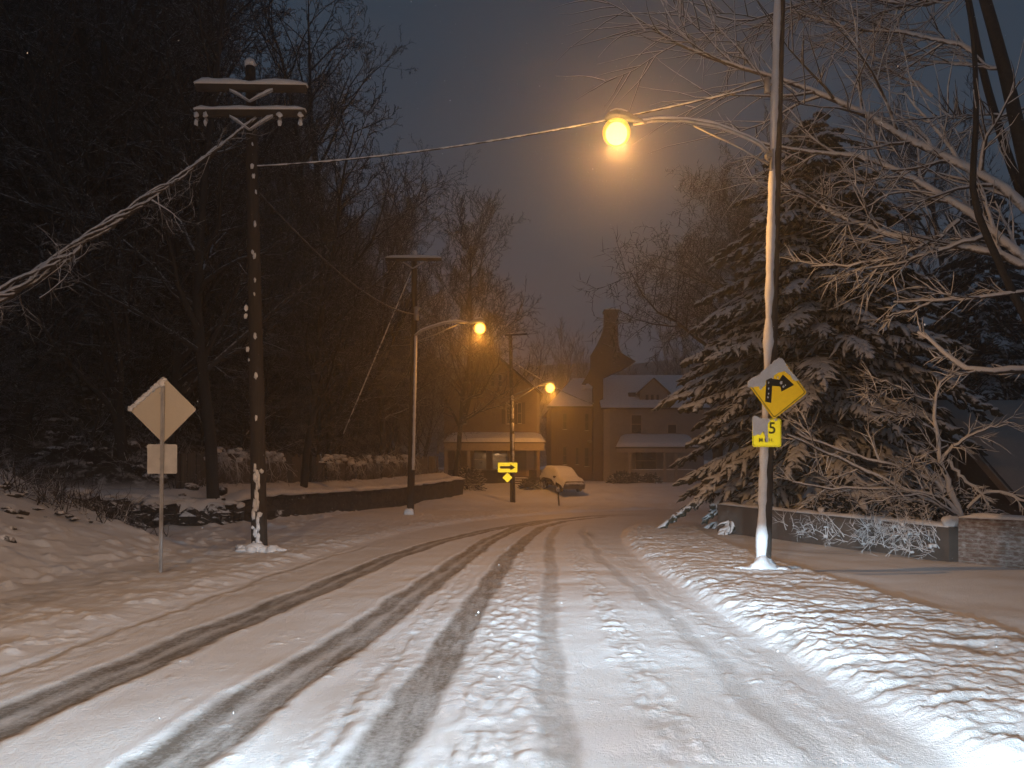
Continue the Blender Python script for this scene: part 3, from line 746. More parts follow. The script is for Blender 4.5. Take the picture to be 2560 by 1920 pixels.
t = thing('bare_shrub', base, 'snow-lined bare shrub leaning left from behind the corner of the garden wall', 'shrub')
mb = MB(); mb.tube([base, P(*c0), P(2375, 1215, 15)], [.06, .05, .035], 8); mb.build('trunk', M['limb'], t, True)
place('crown', mesh_np('crown', *sh.meshes([1, 2, 3, 4], (8, 8, 5, 4, 3)), smooth=True), M['limb'], t)

# mid distance bare tree left of the spruce
g = hz(8.4, 34)
ms = bare_tree_meshes(701, 13.6, .26, (38, 10, 7, 5), up=-.02, spread=(.7, 1.35), ratio=(.30, .50), start=.50, lean=(-.06, 0), rmin=.019)
put_tree('bare_tree', 8.9, 34, ms, MBk, 'snowy bare tree with drooping fine branches left of the big spruce')
ms = bare_tree_meshes(702, 19.5, .2, (34, 10, 6, 4), up=.2, spread=(.3, .7), ratio=(.2, .34), start=.3, rmin=.020)
put_tree('bare_tree', 12.6, 44, ms, MBk, 'hazy upright bare tree behind the top of the big spruce')
ms = bare_tree_meshes(703, 19, .22, (30, 10, 6, 4), up=.1, spread=(.4, .9), ratio=(.25, .4), start=.3, rmin=.017)
put_tree('bare_tree', 20.5, 36, ms, MBk, 'thin-crowned bare tree far behind the near bare tree, under the open sky at upper right')
ms = bare_tree_meshes(704, 12, .18, (20, 8, 5, 4), up=.1, spread=(.4, .9), ratio=(.3, .45), start=.25, rmin=.018)
put_tree('bare_tree', 17.5, 78, ms, MBk, 'faint bare tree rising behind the roof of the pale house with the small porch')

def spruce(seed, h, prof, trunk_r=.2, nw=30, nb=8, mat=None):
    rs = np.random.RandomState(seed); mb = MB()
    mb.tube([(0, 0, -.3), (.02, 0, h * .5), (0, 0, h)], [trunk_r, trunk_r * .6, .02], 8)
    p0 = []; dr = []; ln = []; wd_ = []; dp = []; bp = []; br = []
    for i in range(nw):
        z0 = h * (.035 + .955 * (i / (nw - 1)) ** .9); Lb = prof(z0 / h)
        k = max(4, int(nb * (1 - .35 * i / nw)))
        a0 = rs.rand() * 6.28
        for j in range(k):
            a = a0 + j / k * 6.28 + rs.randn() * .18; L = Lb * rs.uniform(.68, 1.12); zz = z0 + rs.randn() * .12
            o = np.array([math.cos(a), math.sin(a), 0]); n = 7; t = np.linspace(0, 1, n)
            rise = rs.uniform(.02, .22); dro = rs.uniform(.28, .55)
            path = o[None] * (L * t)[:, None] + np.array([0, 0, 1])[None] * (zz + rise * L * t - dro * L * t ** 2)[:, None]
            path[:, :2] += np.cumsum(rs.randn(n, 2) * .02 * L, axis=0) * .5
            bp.append(path); br.append(np.linspace(.028 + .006 * L, .006, n))
            m = max(6, int(L * 13))
            for c in range(m):
                tt = .14 + .86 * (c + rs.rand()) / m; f = tt * (n - 1); q = min(n - 2, int(f)); f -= q
                pt = path[q] * (1 - f) + path[q + 1] * f; sd = (-1) ** c
                ang = a + sd * rs.uniform(.35, 1.0) if tt < .93 else a
                p0.append(pt); dr.append((math.cos(ang), math.sin(ang), rs.uniform(-.3, .06)))
                ln.append((.22 + .42 * L * .33 * (1.25 - tt)) * rs.uniform(.55, 1.2)); wd_.append(rs.uniform(.045, .115)); dp.append(rs.uniform(.25, .75))
    v, q = tubes_np(np.array(bp), np.array(br), 4)
    p0 = np.array(p0); dr = np.array(dr); dr /= np.linalg.norm(dr, axis=1)[:, None]; ln = np.array(ln); wd_ = np.array(wd_); dp = np.array(dp)
    n = 5; t = np.linspace(0, 1, n); B = len(p0)
    c = p0[:, None] + dr[:, None] * (ln[:, None] * t[None])[..., None]; c[:, :, 2] -= dp[:, None] * ln[:, None] * t[None] ** 1.8
    c += rs.randn(B, n, 3) * .015
    sd = np.cross(dr, (0, 0, 1)); sd /= np.linalg.norm(sd, axis=1)[:, None]
    ww = wd_[:, None] * np.array([.35, 1, 1.05, .75, .1])[None] * rs.uniform(.7, 1.3, (B, n))
    up = np.array([0, 0, 1.0])
    top = c + up * (ww * .35)[..., None]
    l = c - sd[:, None] * ww[..., None] - up * (ww * .55)[..., None]; r = c + sd[:, None] * ww[..., None] - up * (ww * .55)[..., None]
    # hanging needle fringe below each spray
    l2 = l - up * (ww * rs.uniform(.4, 1.5, (B, n)))[..., None] + sd[:, None] * (ww * .25)[..., None]
    r2 = r - up * (ww * rs.uniform(.4, 1.5, (B, n)))[..., None] - sd[:, None] * (ww * .25)[..., None]
    vv = np.stack([l2, l, top, r, r2], 2)           # B,n,5,3
    k = 5; base = (np.arange(B) * n * k)[:, None, None] + (np.arange(n - 1) * k)[None, :, None]; i = np.arange(k - 1)[None, None]
    qq = np.stack([base + i, base + i + 1, base + k + i + 1, base + k + i], -1).reshape(-1, 4)
    v2 = vv.reshape(-1, 3)
    return mb, np.concatenate([v, v2]), np.concatenate([q, qq + len(v)])
def put_spruce(seed, x, y, h, prof, label, mat, **kw):
    mb, v, q = spruce(seed, h, prof, **kw)
    t = thing('spruce', (x, y, hz(x, y)), label, 'tree')
    mb.build('trunk', M['darkbark'], t, True, local=True)
    place('crown', mesh_np('crown', v, q, smooth=True), mat, t, local=True)
put_spruce(21, 8.9, 23.2, 12.2, lambda s: np.interp(s, [0, .1, .35, .5, .75, .92, 1], [3.4, 3.9, 4.3, 3.7, 2.7, 1.4, .3]), 'large snow-laden spruce behind the pole with the yellow signs', M['needle'], nw=34, nb=10)
put_spruce(22, 20.0, 33.5, 14.2, lambda s: np.interp(s, [0, .15, .45, .8, 1], [4.6, 4.8, 4.2, 2.2, .2]), 'dark spruce further back, right of the large one and above the garage roof', M['darkneedle'], nw=26, nb=9)
put_spruce(23, 13.6, 31.5, 12.4, lambda s: np.interp(s, [0, .15, .45, .8, 1], [4.0, 4.3, 3.9, 2.2, .2]), 'lower dark spruce between the large spruce and the garage', M['darkneedle'], nw=22, nb=9)
# low dark evergreen bushes behind the wall
for i, (x, y, r_, lab) in enumerate([(9.6, 17.5, 1.25, 'dark snow-flecked bush behind the garden wall, nearest the wall corner'),
                                     (8.2, 19.5, 1.1, 'dark snow-flecked bush behind the middle of the garden wall')]):
    rs = np.random.RandomState(200 + i); n = 1500
    a = rs.randn(n, 3); a /= np.linalg.norm(a, axis=1)[:, None]; a[:, 2] = np.abs(a[:, 2]); rr = r_ * rs.uniform(.2, 1, n) ** .5
    c = a * rr[:, None]; L = rs.uniform(.12, .3, n); t = np.linspace(0, 1, 4)
    d = a + rs.randn(n, 3) * .5; d /= np.linalg.norm(d, axis=1)[:, None]
    Pp = c[:, None] + d[:, None] * (L[:, None] * t[None])[..., None]; Pp[:, :, 2] -= .4 * L[:, None] * t[None] ** 2
    v, q = tubes_np(Pp, (rs.uniform(.02, .05, n)[:, None] * np.array([.5, 1, .9, .2])[None]), 4)
    t = thing('bush', (x, y, hz(x, y)), lab, 'bush')
    place('foliage', mesh_np('foliage', v, q, smooth=True), M['needle'], t, local=True)
    mb = MB(); mb.tube([(0, 0, -.1), (0, 0, r_ * .6)], [.06, .03], 6); mb.build('stem', M['darkbark'], t, True, local=True)

# ------------------------------------------------------------------ street lamps and poles
GLOW = []
def lens_mat(name, col, s):
    g = G(name); em = g.n('ShaderNodeEmission', {'Color': (*col, 1), 'Strength': s}); tr = g.n('ShaderNodeBsdfTransparent', {'Color': (1, .95, .88, 1)})
    mx = g.n('ShaderNodeMixShader', {0: .25}); g.t.links.new(tr.outputs[0], mx.inputs[1]); g.t.links.new(em.outputs[0], mx.inputs[2]); g.t.links.new(mx.outputs[0], g.o.inputs[0]); return g.m
def glow_mat(name, col, s):
    g = G(name); em = g.n('ShaderNodeEmission', {'Color': (*col, 1), 'Strength': s}); g.t.links.new(em.outputs[0], g.o.inputs[0]); return g.m
def cobra(root, c, r, side, power, col, gl, lk):
    "lamp head: housing, glowing lens, and the light it gives; c = lens centre"
    c = np.array(c, float)
    mb = MB()
    k = r / .2 * .72
    pts = [c + np.array([side * s * k, 0, h * k + .06]) for s, h in ((-.24, .20), (-.14, .24), (0, .27), (.22, .24), (.46, .16), (.62, .12))]
    mb.tube(pts, [.03 * k, .10 * k, .12 * k, .10 * k, .055 * k, .035 * k], 10)
    h = mb.build('lamp_housing', M['lamp_shell'], root, True)
    mb = MB(); mb.blob(c, (lk * 1.24, lk * 1.18, lk * 1.18), 1, 0.0, 20, 14); ln_ = mb.build('lens', gl, h, True)
    mb = MB(); mb.blob(c + np.array([0, 0, -.02]), lk * .96, 1, 0.0, 20, 14); mb.build('bulb', HOT, ln_, True)
    mb = MB(); mb.ridge([pts[1] + (0, 0, .10 * k), pts[2] + (0, 0, .11 * k), pts[3] + (0, 0, .09 * k)], .16 * k, .07 * k, 3); mb.build('snow_cap', M['snow'], h, True)
    l = bpy.data.lights.new('lamp_glow', 'POINT'); o = bpy.data.objects.new('lamp_glow', l); COL.objects.link(o)
    l.energy = power; l.color = col; l.shadow_soft_size = .04
    l.use_nodes = True; t = l.node_tree; t.nodes.clear()          # street lamp optics: wide throw, less straight down
    out = t.nodes.new('ShaderNodeOutputLight'); em = t.nodes.new('ShaderNodeEmission')
    gg = t.nodes.new('ShaderNodeNewGeometry'); sx = t.nodes.new('ShaderNodeSeparateXYZ'); t.links.new(gg.outputs['Incoming'], sx.inputs[0])
    mp = t.nodes.new('ShaderNodeMapRange'); mp.inputs[1].default_value = 1; mp.inputs[2].default_value = -1; t.links.new(sx.outputs[2], mp.inputs[0])
    rp2 = t.nodes.new('ShaderNodeValToRGB'); el = rp2.color_ramp.elements
    el[0].position = 0; el[0].color = (.10, .10, .10, 1); el[1].position = 1; el[1].color = (.20, .20, .20, 1)
    for ps, vl in ((.40, .16), (.50, .30), (.62, .62), (.75, .50), (.88, .30)):
        q_ = el.new(ps); q_.color = (vl, vl, vl, 1)
    t.links.new(mp.outputs[0], rp2.inputs[0])
    m2 = t.nodes.new('ShaderNodeMath'); m2.operation = 'MULTIPLY'; m2.inputs[1].default_value = 2.2; t.links.new(rp2.outputs[0], m2.inputs[0])
    def mm(op, a, b):
        n_ = t.nodes.new('ShaderNodeMath'); n_.operation = op
        for i, v_ in enumerate((a, b)):
            if isinstance(v_, float): n_.inputs[i].default_value = v_
            else: t.links.new(v_, n_.inputs[i])
        return n_.outputs[0]
    rt = mm('DIVIDE', sx.outputs[0], mm('MAXIMUM', mm('ABSOLUTE', sx.outputs[2], 0.0), .12))     # long along the road, short across it
    ac = mm('DIVIDE', 1.0, mm('ADD', mm('MULTIPLY', mm('MULTIPLY', rt, rt), .35), 1.0))
    t.links.new(mm('MULTIPLY', m2.outputs[0], mm('MAXIMUM', ac, .3)), em.inputs['Strength']); t.links.new(em.outputs[0], out.inputs[0])
    o.parent = root; o.matrix_parent_inverse = Matrix.Identity(4)
    o.location = ROOTM[root.name].inverted() @ Vector([float(a) for a in c + np.array([0, 0, -(lk * 1.19 + .045)])])
    return h

# --- near pole on the right, with lamp and signs
Yr = 12.3
pb = P(1909, 1443, Yr); pb[2] = hz(pb[0], pb[1])
rp_ = thing('street_lamp', pb, 'nearest street lamp, a tall wooden pole on the right verge with a long curved arm', 'street lamp', 'street lamps along the road')
poleR = [np.array([pb[0], pb[1], -.3]), P(1909, 1430, Yr), P(1915, 1190, Yr), P(1927, 865, Yr), P(1937, 450, Yr), P(1950, 0, Yr), P(1957, -220, Yr)]
mb = MB(); mb.tube(poleR, [.115, .112, .105, .098, .09, .08, .075], 14); mb.build('pole', M['pole'], rp_, True)
arm = [P(*q, Yr - .05) for q in ((1924, 385), (1900, 362), (1872, 346), (1793, 315), (1715, 301), (1636, 301), (1583, 311))]
mb = MB(); mb.tube(arm, [.035, .034, .032, .03, .028, .026, .024], 8); am = mb.build('arm', M['metal'], rp_, True)
mb = MB(); mb.ridge([a + (0, 0, .018) for a in arm], .06, .045, 5, .2, .08); mb.build('snow_cap', M['snow'], am, True)
br_ = [P(*q, Yr - .05) for q in ((1921, 412), (1856, 372), (1735, 315))]
mb = MB(); mb.tube(br_, .014, 6); mb.build('arm_brace', M['metal'], rp_, True)
mb = MB(); mb.beam(P(1930, 375, Yr - .11), P(1928, 425, Yr - .11), .1, .03); mb.tube([P(1927, 385, Yr - .16), P(1927, 400, Yr - .02)], .03, 8); mb.blob(P(1920, 392, Yr - .08), .06, 4, .25); mb.build('arm_bracket', M['metal'], rp_)
mb = MB(); mb.tube([P(1918, 195, Yr - .1), P(1918, 232, Yr - .1)], [.045, .05], 8); mb.tube([P(1918, 212, Yr - .1), P(1940, 212, Yr)], .02, 6); mb.build('insulator', M['ceramic'], rp_, True)
HOT = glow_mat('hot_bulb', (1, .62, .13), 5.5); GL1 = lens_mat('lit_lamp_lens', (1, .45, .05), 3.0); GL2 = lens_mat('lit_lamp_lens_far', (1, .42, .03), 3.0)
cobra(rp_, P(1541, 331, Yr - .05), .21, 1, 940, (1, .47, .13), GL1, .175)
# snow driven against the road side of the pole
rs = np.random.RandomState(3)
zz = np.linspace(.02, 9.2, 120); pth = np.array(poleR); xx = np.interp(zz, pth[:, 2], pth[:, 0]); prr = np.interp(zz, pth[:, 2], [.115, .112, .105, .098, .09, .08, .075])
th = np.convolve(rs.randn(130), np.ones(5) / 5, 'same')[5:125]
thk = np.clip(.060 + .022 * th + .03 * np.exp(-zz / .8), .02, .2) * np.interp(zz, [0, 5, 9], [1.0, .85, .7])
mb = MB(); mb.tube([(a - .052, Yr - .045, b) for a, b in zip(xx, zz)], thk + .012, 9); mb.build('driven_snow', M['snow'], rp_, True)
mb = MB(); mb.blob((pb[0] - .03, Yr - .06, .10 + pb[2]), (.23, .22, .15), 8, .3, 16, 8); mb.blob((pb[0] - .28, Yr - .12, .03 + pb[2]), (.22, .16, .07), 9, .35); mb.blob((pb[0] + .25, Yr - .1, .03 + pb[2]), (.2, .18, .06), 10, .35); mb.build('snow_heap', M['snow'], rp_, True)

# --- the next lamp of the row, behind the viewpoint
YB = -3.4
bb = np.array([-5.4, YB, hz(-5.4, YB)])
rb = thing('street_lamp', bb, 'street lamp of the same row standing behind the viewpoint on the left verge', 'street lamp', 'street lamps along the road')
mb = MB(); mb.tube([bb + (0, 0, -.3), bb + (.02, 0, 4), bb + (.1, 0, 9.4)], [.115, .10, .08], 14); mb.build('pole', M['pole'], rb, True)
armb = [bb + (a_, 0, z_) for a_, z_ in ((.05, 6.4), (.3, 6.7), (.9, 6.95), (1.6, 7.05), (2.1, 6.98))]
mb = MB(); mb.tube(armb, [.035, .033, .03, .027, .024], 8); o = mb.build('arm', M['metal'], rb, True)
mb = MB(); mb.ridge([a_ + (0, 0, .018) for a_ in armb], .06, .045, 5, .2, .08); mb.build('snow_cap', M['snow'], o, True)
cobra(rb, bb + (2.45, 0, 6.75), .21, -1, 2500, (1, .56, .26), GL1, .175)
# --- signs on that pole
def text_mesh(txt, size, ext):
    cu = bpy.data.curves.new('txt', 'FONT'); cu.body = txt; cu.size = size; cu.extrude = ext; cu.align_x = 'CENTER'; cu.align_y = 'CENTER'
    cu.offset = size * .006
    o = bpy.data.objects.new('txt', cu); COL.objects.link(o); bpy.context.view_layer.update()
    dg = bpy.context.evaluated_depsgraph_get(); me = bpy.data.meshes.new_from_object(o.evaluated_get(dg))
    bpy.data.objects.remove(o); bpy.data.curves.remove(cu)
    me.transform(Matrix.Rotation(R(90), 4, 'X')); return me       # now in the x,z plane facing -y
def rrect(wd, ht, r, n=5):
    pts = []
    for cx_, cz_, a0 in ((wd / 2 - r, ht / 2 - r, 0), (-wd / 2 + r, ht / 2 - r, 90), (-wd / 2 + r, -ht / 2 + r, 180), (wd / 2 - r, -ht / 2 + r, 270)):
        for i in range(n): a = R(a0 + 90 * i / (n - 1)); pts.append((cx_ + r * math.cos(a), cz_ + r * math.sin(a)))
    return pts
def rot2(pts, a): c, s = math.cos(a), math.sin(a); return [(x * c - z * s, x * s + z * c) for x, z in pts]
def frame(pts, inner, y0, y1, mb):
    n = len(pts); v = [(x, y0, z) for x, z in pts] + [(x, y0, z) for x, z in inner] + [(x, y1, z) for x, z in pts] + [(x, y1, z) for x, z in inner]
    q = []
    for i in range(n):
        j = (i + 1) % n; q += [(j, i, n + i, n + j), (i, j, 2 * n + j, 2 * n + i), (n + j, n + i, 3 * n + i, 3 * n + j)]
    mb.add(v, q)
def ragged(pts, seed, amp, step=.02):
    rs = np.random.RandomState(seed); out = []
    P2 = pts + [pts[0]]
    for (a, b) in zip(P2[:-1], P2[1:]):
        L = math.dist(a, b); n = max(1, int(L / step))
        for i in range(n):
            f = i / n; out.append((a[0] + (b[0] - a[0]) * f + rs.randn() * amp, a[1] + (b[1] - a[1]) * f + rs.randn() * amp))
    return out
dc = P(1944, 971, Yr - .24)
Md = Matrix.Rotation(R(7), 3, 'Z') @ Matrix.Rotation(R(7.2), 3, 'Y')
s1 = thing('turn_sign', dc, 'yellow diamond sign with a black right-turn arrow, half covered in snow, on the right-hand pole', 'road sign', mat3=Md)
S = .68
dia = rot2(rrect(S, S, .045), R(45)); di = rot2(rrect(S - .035, S - .035, .035), R(45)); di2 = rot2(rrect(S - .062, S - .062, .028), R(45))
mb = MB(); mb.prism(dia, .0, .004); pl = mb.build('panel', M['yellow'], s1, local=True)
mb = MB(); frame(di, di2, -.0025, -.0005, mb); mb.build('border', M['black'], s1, local=True)
k = 1 / 160.6                                              # metres per photo pixel at the sign
def sp_(x, y): return ((x - 691) / 5.53 * k, -(y - 616) / 5.53 * k)   # position in the enlarged crop
def unroll(p): a = R(7.2); x, z = p; return (x * math.cos(a) - z * math.sin(a), x * math.sin(a) + z * math.cos(a))
arrow = [unroll(sp_(*q)) for q in ((512, 800), (530, 490), (575, 478), (715, 500), (765, 425), (925, 565), (745, 660), (730, 590), (612, 582), (598, 815))]
def flat(mb, pts, y0, y1):
    import mathutils
    from mathutils.geometry import tessellate_polygon
    n = len(pts); tr = tessellate_polygon([[Vector((x, z, 0)) for x, z in pts]])
    v = [(x, y0, z) for x, z in pts] + [(x, y1, z) for x, z in pts]
    t = [tuple(a) for a in tr] + [tuple(n + i for i in a) for a in tr]
    mb.add(v, [(i, (i + 1) % n, n + (i + 1) % n, n + i) for i in range(n)], t)
mb = MB(); flat(mb, arrow, -.003, -.001); mb.build('arrow_symbol', M['black'], s1, local=True)
sn = [unroll(sp_(*q)) for q in ((262, 600), (268, 520), (420, 430), (540, 330), (700, 195), (770, 235), (860, 370), (985, 500), (940, 520), (860, 430), (790, 380), (700, 400), (640, 440), (600, 480), (520, 500), (500, 570), (440, 640), (420, 590), (330, 610))]
mb = MB(); flat(mb, ragged(sn, 4, .005), -.020, -.0035)
for c_, r_ in (((560, 540), .02), ((560, 620), .022), ((560, 690), .018), ((550, 740), .016), ((740, 540), .028), ((770, 590), .022), ((690, 470), .02), ((800, 570), .012), ((455, 620), .018), ((905, 480), .018), ((620, 470), .02)):
    x_, z_ = unroll(sp_(*c_)); mb.blob((x_, -.008, z_), (r_ * .7, .008, r_ * .9), int(c_[0]), .3, 9, 6)
mb.build('stuck_snow', M['snow'], s1, local=True)
mb = MB(); mb.beam((0, .018, .30), (0, .018, -.34), .04, .02, (0, 1, 0)); mb.build('bracket', M['metal'], s1, local=True)
pc = P(1917, 1082, Yr - .20)
s2 = thing('speed_plate', pc, 'square bright yellow plate reading 15 M.P.H. under the diamond sign, half snowed over', 'road sign', mat3=Matrix.Rotation(R(2), 3, 'Z'))
W = .447
mb = MB(); mb.prism(rrect(W, W * .97, .035), 0, .004); mb.build('panel', M['lime'], s2, local=True)
mb = MB(); frame(rrect(W - .02, W * .97 - .02, .028), rrect(W - .034, W * .97 - .034, .022), -.0025, -.0005, mb); mb.build('border', M['black'], s2, local=True)
tm = text_mesh('15', .25, .001); tm.transform(Matrix.Translation((.02, -.002, .065))); place('numerals', tm, M['black'], s2, local=True)
tm = text_mesh('M.P.H.', .088, .001); tm.transform(Matrix.Translation((-.01, -.002, -.115))); place('lettering', tm, M['black'], s2, local=True)
def pp_(x, y): return ((x - 533) / 5.53 * k * 1.0, -(y - 1243) / 5.53 * k)
sn = [pp_(*q) for q in ((330, 1030), (360, 1010), (440, 1045), (560, 1050), (575, 1075), (545, 1110), (535, 1160), (545, 1200), (540, 1290), (545, 1370), (512, 1370), (505, 1290), (485, 1215), (460, 1240), (440, 1275), (400, 1262), (370, 1285), (340, 1280))]
mb = MB(); flat(mb, ragged(sn, 7, .003, .015), -.022, -.0035)
mb.blob((pp_(650, 1065)[0], -.01, pp_(650, 1065)[1]), (.03, .012, .02), 4, .3, 9, 6); mb.build('stuck_snow', M['snow'], s2, local=True)

# --- left utility pole with two crossarms
Yl = 16.1
lb = P(649, 1385, Yl); lb[2] = hz(lb[0], lb[1])
lp = thing('utility_pole', lb, 'nearest utility pole on the left verge with two snow-covered crossarms', 'utility pole', 'utility poles along the left side')
poleL = [np.array([lb[0], lb[1], -.3]), np.array([lb[0], lb[1], .1]), P(642, 1000, Yl), P(634, 600, Yl), P(626, 168, Yl)]
mb = MB(); mb.tube(poleL, [.165, .16, .145, .125, .10], 14); mb.build('pole', M['pole'], lp, True)
for (ua, va, ub, vb, hh) in ((490, 218, 766, 218, .13), (489, 283, 762, 283, .13)):
    a = P(ua, va, Yl - .16); b = P(ub, vb + (4 if va < 250 else 0), Yl - .16)
    mb = MB(); mb.beam(a, b, .10, hh); o = mb.build('crossarm', M['arm_wood'], lp)
    mb = MB(); mb.ridge([a + (-.02, 0, hh / 2 - .01), (a + b) / 2 + (0, 0, hh / 2 - .01), b + (.02, 0, hh / 2 - .01)], .15, .12 if va < 250 else .09, 12 + va, .14, .07); mb.build('snow_cap', M['snow'], o, True)
    for s_ in (-1, 1):
        e_ = P(628 + s_ * 54, va + 8, Yl - .22); c_ = P(624, va + (36 if va < 250 else 42), Yl - .20)
        mb = MB(); mb.beam(c_, e_, .03, .035); o2 = mb.build('crossarm_brace', M['metal'], lp)
        mb = MB(); mb.ridge([c_ + (0, 0, .015), e_ + (0, 0, .015)], .05, .05, 5 + s_, .3, .06); mb.build('snow_cap', M['snow'], o2, True)
for u_ in (515, 700, 752, 492):
    mb = MB(); c_ = P(u_, 300, Yl - .17); mb.tube([c_ + (0, 0, .09), c_ + (0, 0, .02), c_, c_ + (0, 0, -.05)], [.02, .03, .045, .02], 8); o = mb.build('insulator', M['ceramic'], lp, True)
    mb = MB(); mb.blob(c_ + (0, -.04, .09), (.05, .04, .05), int(u_), .3); mb.blob(c_ + (0, -.03, -.07), (.035, .03, .06), int(u_) + 1, .3); mb.build('snow_cap', M['snow'], o, True)
mb = MB(); mb.tube([P(628, 190, Yl), P(628, 168, Yl)], [.04, .035], 8); mb.build('pole_pin', M['metal'], lp)
mb = MB(); c_ = P(624, 168, Yl); mb.blob(c_ + (0, 0, .05), (.085, .08, .15), 5, .2); mb.blob(c_ + (.05, 0, .09), (.07, .06, .07), 6, .3); mb.build('snow_cap', M['snow'], lp, True)
mb = MB()
for i, (u_, v_, s_) in enumerate([(637, 560, 1), (631, 630, .8), (636, 640, 1.0), (637, 700, .8), (615, 770, 1.1), (614, 790, .9), (638, 840, 1.1), (619, 873, .9), (640, 940, 1.2), (641, 1045, 1.0), (640, 480, .7), (634, 440, .8), (630, 415, .9), (631, 360, .6), (622, 900, .6), (636, 735, .6)]):
    mb.blob(P(u_, v_, Yl - .13), (.033 * s_, .03, .062 * s_), i, .3, 9, 6)
rs = np.random.RandomState(6)
for i in range(26):
    z_ = rs.uniform(.1, 1.9) ** 1; a = rs.uniform(-2.3, -1.0); mb.blob((lb[0] + .16 * math.cos(a), lb[1] + .16 * math.sin(a), z_), (.04 * rs.uniform(.5, 1.3), .025, rs.uniform(.03, .12)), i, .35, 8, 6)
tag(mb.build('driven_snow', M['snow'], lp, True), kind='stuff')
mb = MB(); rs = np.random.RandomState(7)
for i in range(9): mb.blob((lb[0] + rs.uniform(-.4, .45), lb[1] - .2 + rs.uniform(-.12, .12), lb[2] + .04), (rs.uniform(.1, .2), .13, rs.uniform(.05, .11)), i, .3)
mb.blob((lb[0] - .02, lb[1] - .26, lb[2] + .06), (.17, .12, .13), 12, .2); mb.build('snow_heap', M['snow'], lp, True)

# --- second pole with crossarm and lamp
Y2 = 33.0
b2 = P(1026, 1297, Y2); b2[2] = hz(b2[0], b2[1])
r2 = thing('street_lamp', b2, 'middle street lamp with lit lamp, on the utility pole with one high crossarm', 'street lamp', 'street lamps along the road')
pole2 = [np.array([b2[0], b2[1], -.3]), P(1026, 1290, Y2), P(1031, 1050, Y2), P(1036, 800, Y2), P(1035, 640, Y2)]
mb = MB(); mb.tube(pole2, [.16, .155, .145, .13, .11], 12); mb.build('pole', M['pole'], r2, True)
a = P(964, 648, Y2 - .15); b = P(1103, 649, Y2 - .15)
mb = MB(); mb.beam(a, b, .1, .12); o = mb.build('crossarm', M['arm_wood'], r2)
mb = MB(); mb.ridge([a + (0, 0, .05), b + (0, 0, .05)], .15, .13, 4, .12, .1); mb.build('snow_cap', M['snow'], o, True)
for s_ in (-1, 1):
    mb = MB(); mb.beam(P(1032, 671, Y2 - .18), P(1034 + s_ * 26, 655, Y2 - .18), .05, .05); mb.build('crossarm_brace', M['metal'], r2)
mb = MB(); mb.blob(P(1036, 634, Y2), (.12, .1, .16), 3, .2); mb.build('snow_cap', M['snow'], r2, True)
arm = [P(*q, Y2 - .1) for q in ((1036, 840), (1056, 826), (1078, 818), (1110, 808), (1140, 805), (1172, 808))]
mb = MB(); mb.tube(arm, [.06, .055, .05, .05, .045, .04], 8); am = mb.build('arm', M['metal'], r2, True)
mb = MB(); mb.ridge([q + (0, 0, .03) for q in arm], .1, .07, 5, .2, .12); mb.build('snow_cap', M['snow'], am, True)
mb = MB(); mb.tube([P(*q, Y2 - .1) for q in ((1036, 855), (1090, 836), (1143, 811))], .028, 6); mb.build('arm_brace', M['metal'], r2, True)
mb = MB(); mb.tube([P(1040, 772, Y2 - .16), P(1041, 800, Y2 - .16)], [.09, .11], 8); mb.blob(P(1042, 772, Y2 - .16), .11, 5, .3); mb.build('cable_bracket', M['metal'], r2, True)
cobra(r2, P(1200, 820, Y2 - .1), .26, -1, 680, (1, .37, .045), GL2, .21)
mb = MB(); zz = np.linspace(2.0, 7.6, 50); pth = np.array(pole2)
rs = np.random.RandomState(13)
mb.tube([(float(np.interp(z_, pth[:, 2], pth[:, 0])) + .085, Y2 - .10, z_) for z_ in zz], .06 + .018 * rs.rand(50), 7); mb.build('driven_snow', M['snow'], r2, True)
mb = MB(); mb.blob((b2[0] - .05, Y2 - .2, b2[2] + .05), (.22, .15, .22), 2, .2); mb.build('snow_heap', M['snow'], r2, True)

# --- third pole, lamp, arrow signs
Y3 = 53.0
b3 = P(1281, 1262, Y3); b3[2] = hz(b3[0], b3[1])
r3 = thing('street_lamp', b3, 'farthest street lamp, lit, on the pole with the arrow sign at the bend', 'street lamp', 'street lamps along the road')
pole3 = [np.array([b3[0], b3[1], -.3]), P(1282, 1258, Y3), P(1279, 1000, Y3), P(1276, 836, Y3)]
mb = MB(); mb.tube(pole3, [.19, .18, .14, .11], 12); mb.build('pole', M['pole'], r3, True)
a = P(1262, 838, Y3 - .15); b = P(1316, 835, Y3 + .9)
mb = MB(); mb.beam(a, b, .1, .13); o = mb.build('crossarm', M['arm_wood'], r3)
mb = MB(); mb.ridge([a + (0, 0, .06), b + (0, 0, .06)], .14, .05, 4, .12, .15); mb.build('snow_cap', M['snow'], o, True)
arm = [P(*q, Y3 - .1) for q in ((1281, 991), (1300, 981), (1320, 973), (1345, 964), (1362, 962))]
mb = MB(); mb.tube(arm, .055, 8); mb.build('arm', M['metal'], r3, True)
mb = MB(); mb.tube([P(*q, Y3 - .1) for q in ((1283, 1001), (1310, 987), (1335, 970))], .035, 6); mb.build('arm_brace', M['metal'], r3, True)
cobra(r3, P(1375, 969, Y3 - .1), .36, -1, 1350, (1, .37, .045), GL2, .29)
rs = np.random.RandomState(14); mb = MB()
for i in range(34): 
    z_ = rs.uniform(3, 7.4); mb.blob((float(np.interp(z_, [0, 11], [b3[0], P(1276, 836, Y3)[0]])) + .08, Y3 - .13, z_), (.07, .05, .16), i, .3, 8, 6)
tag(mb.build('driven_snow', M['snow'], r3, True), kind='stuff')
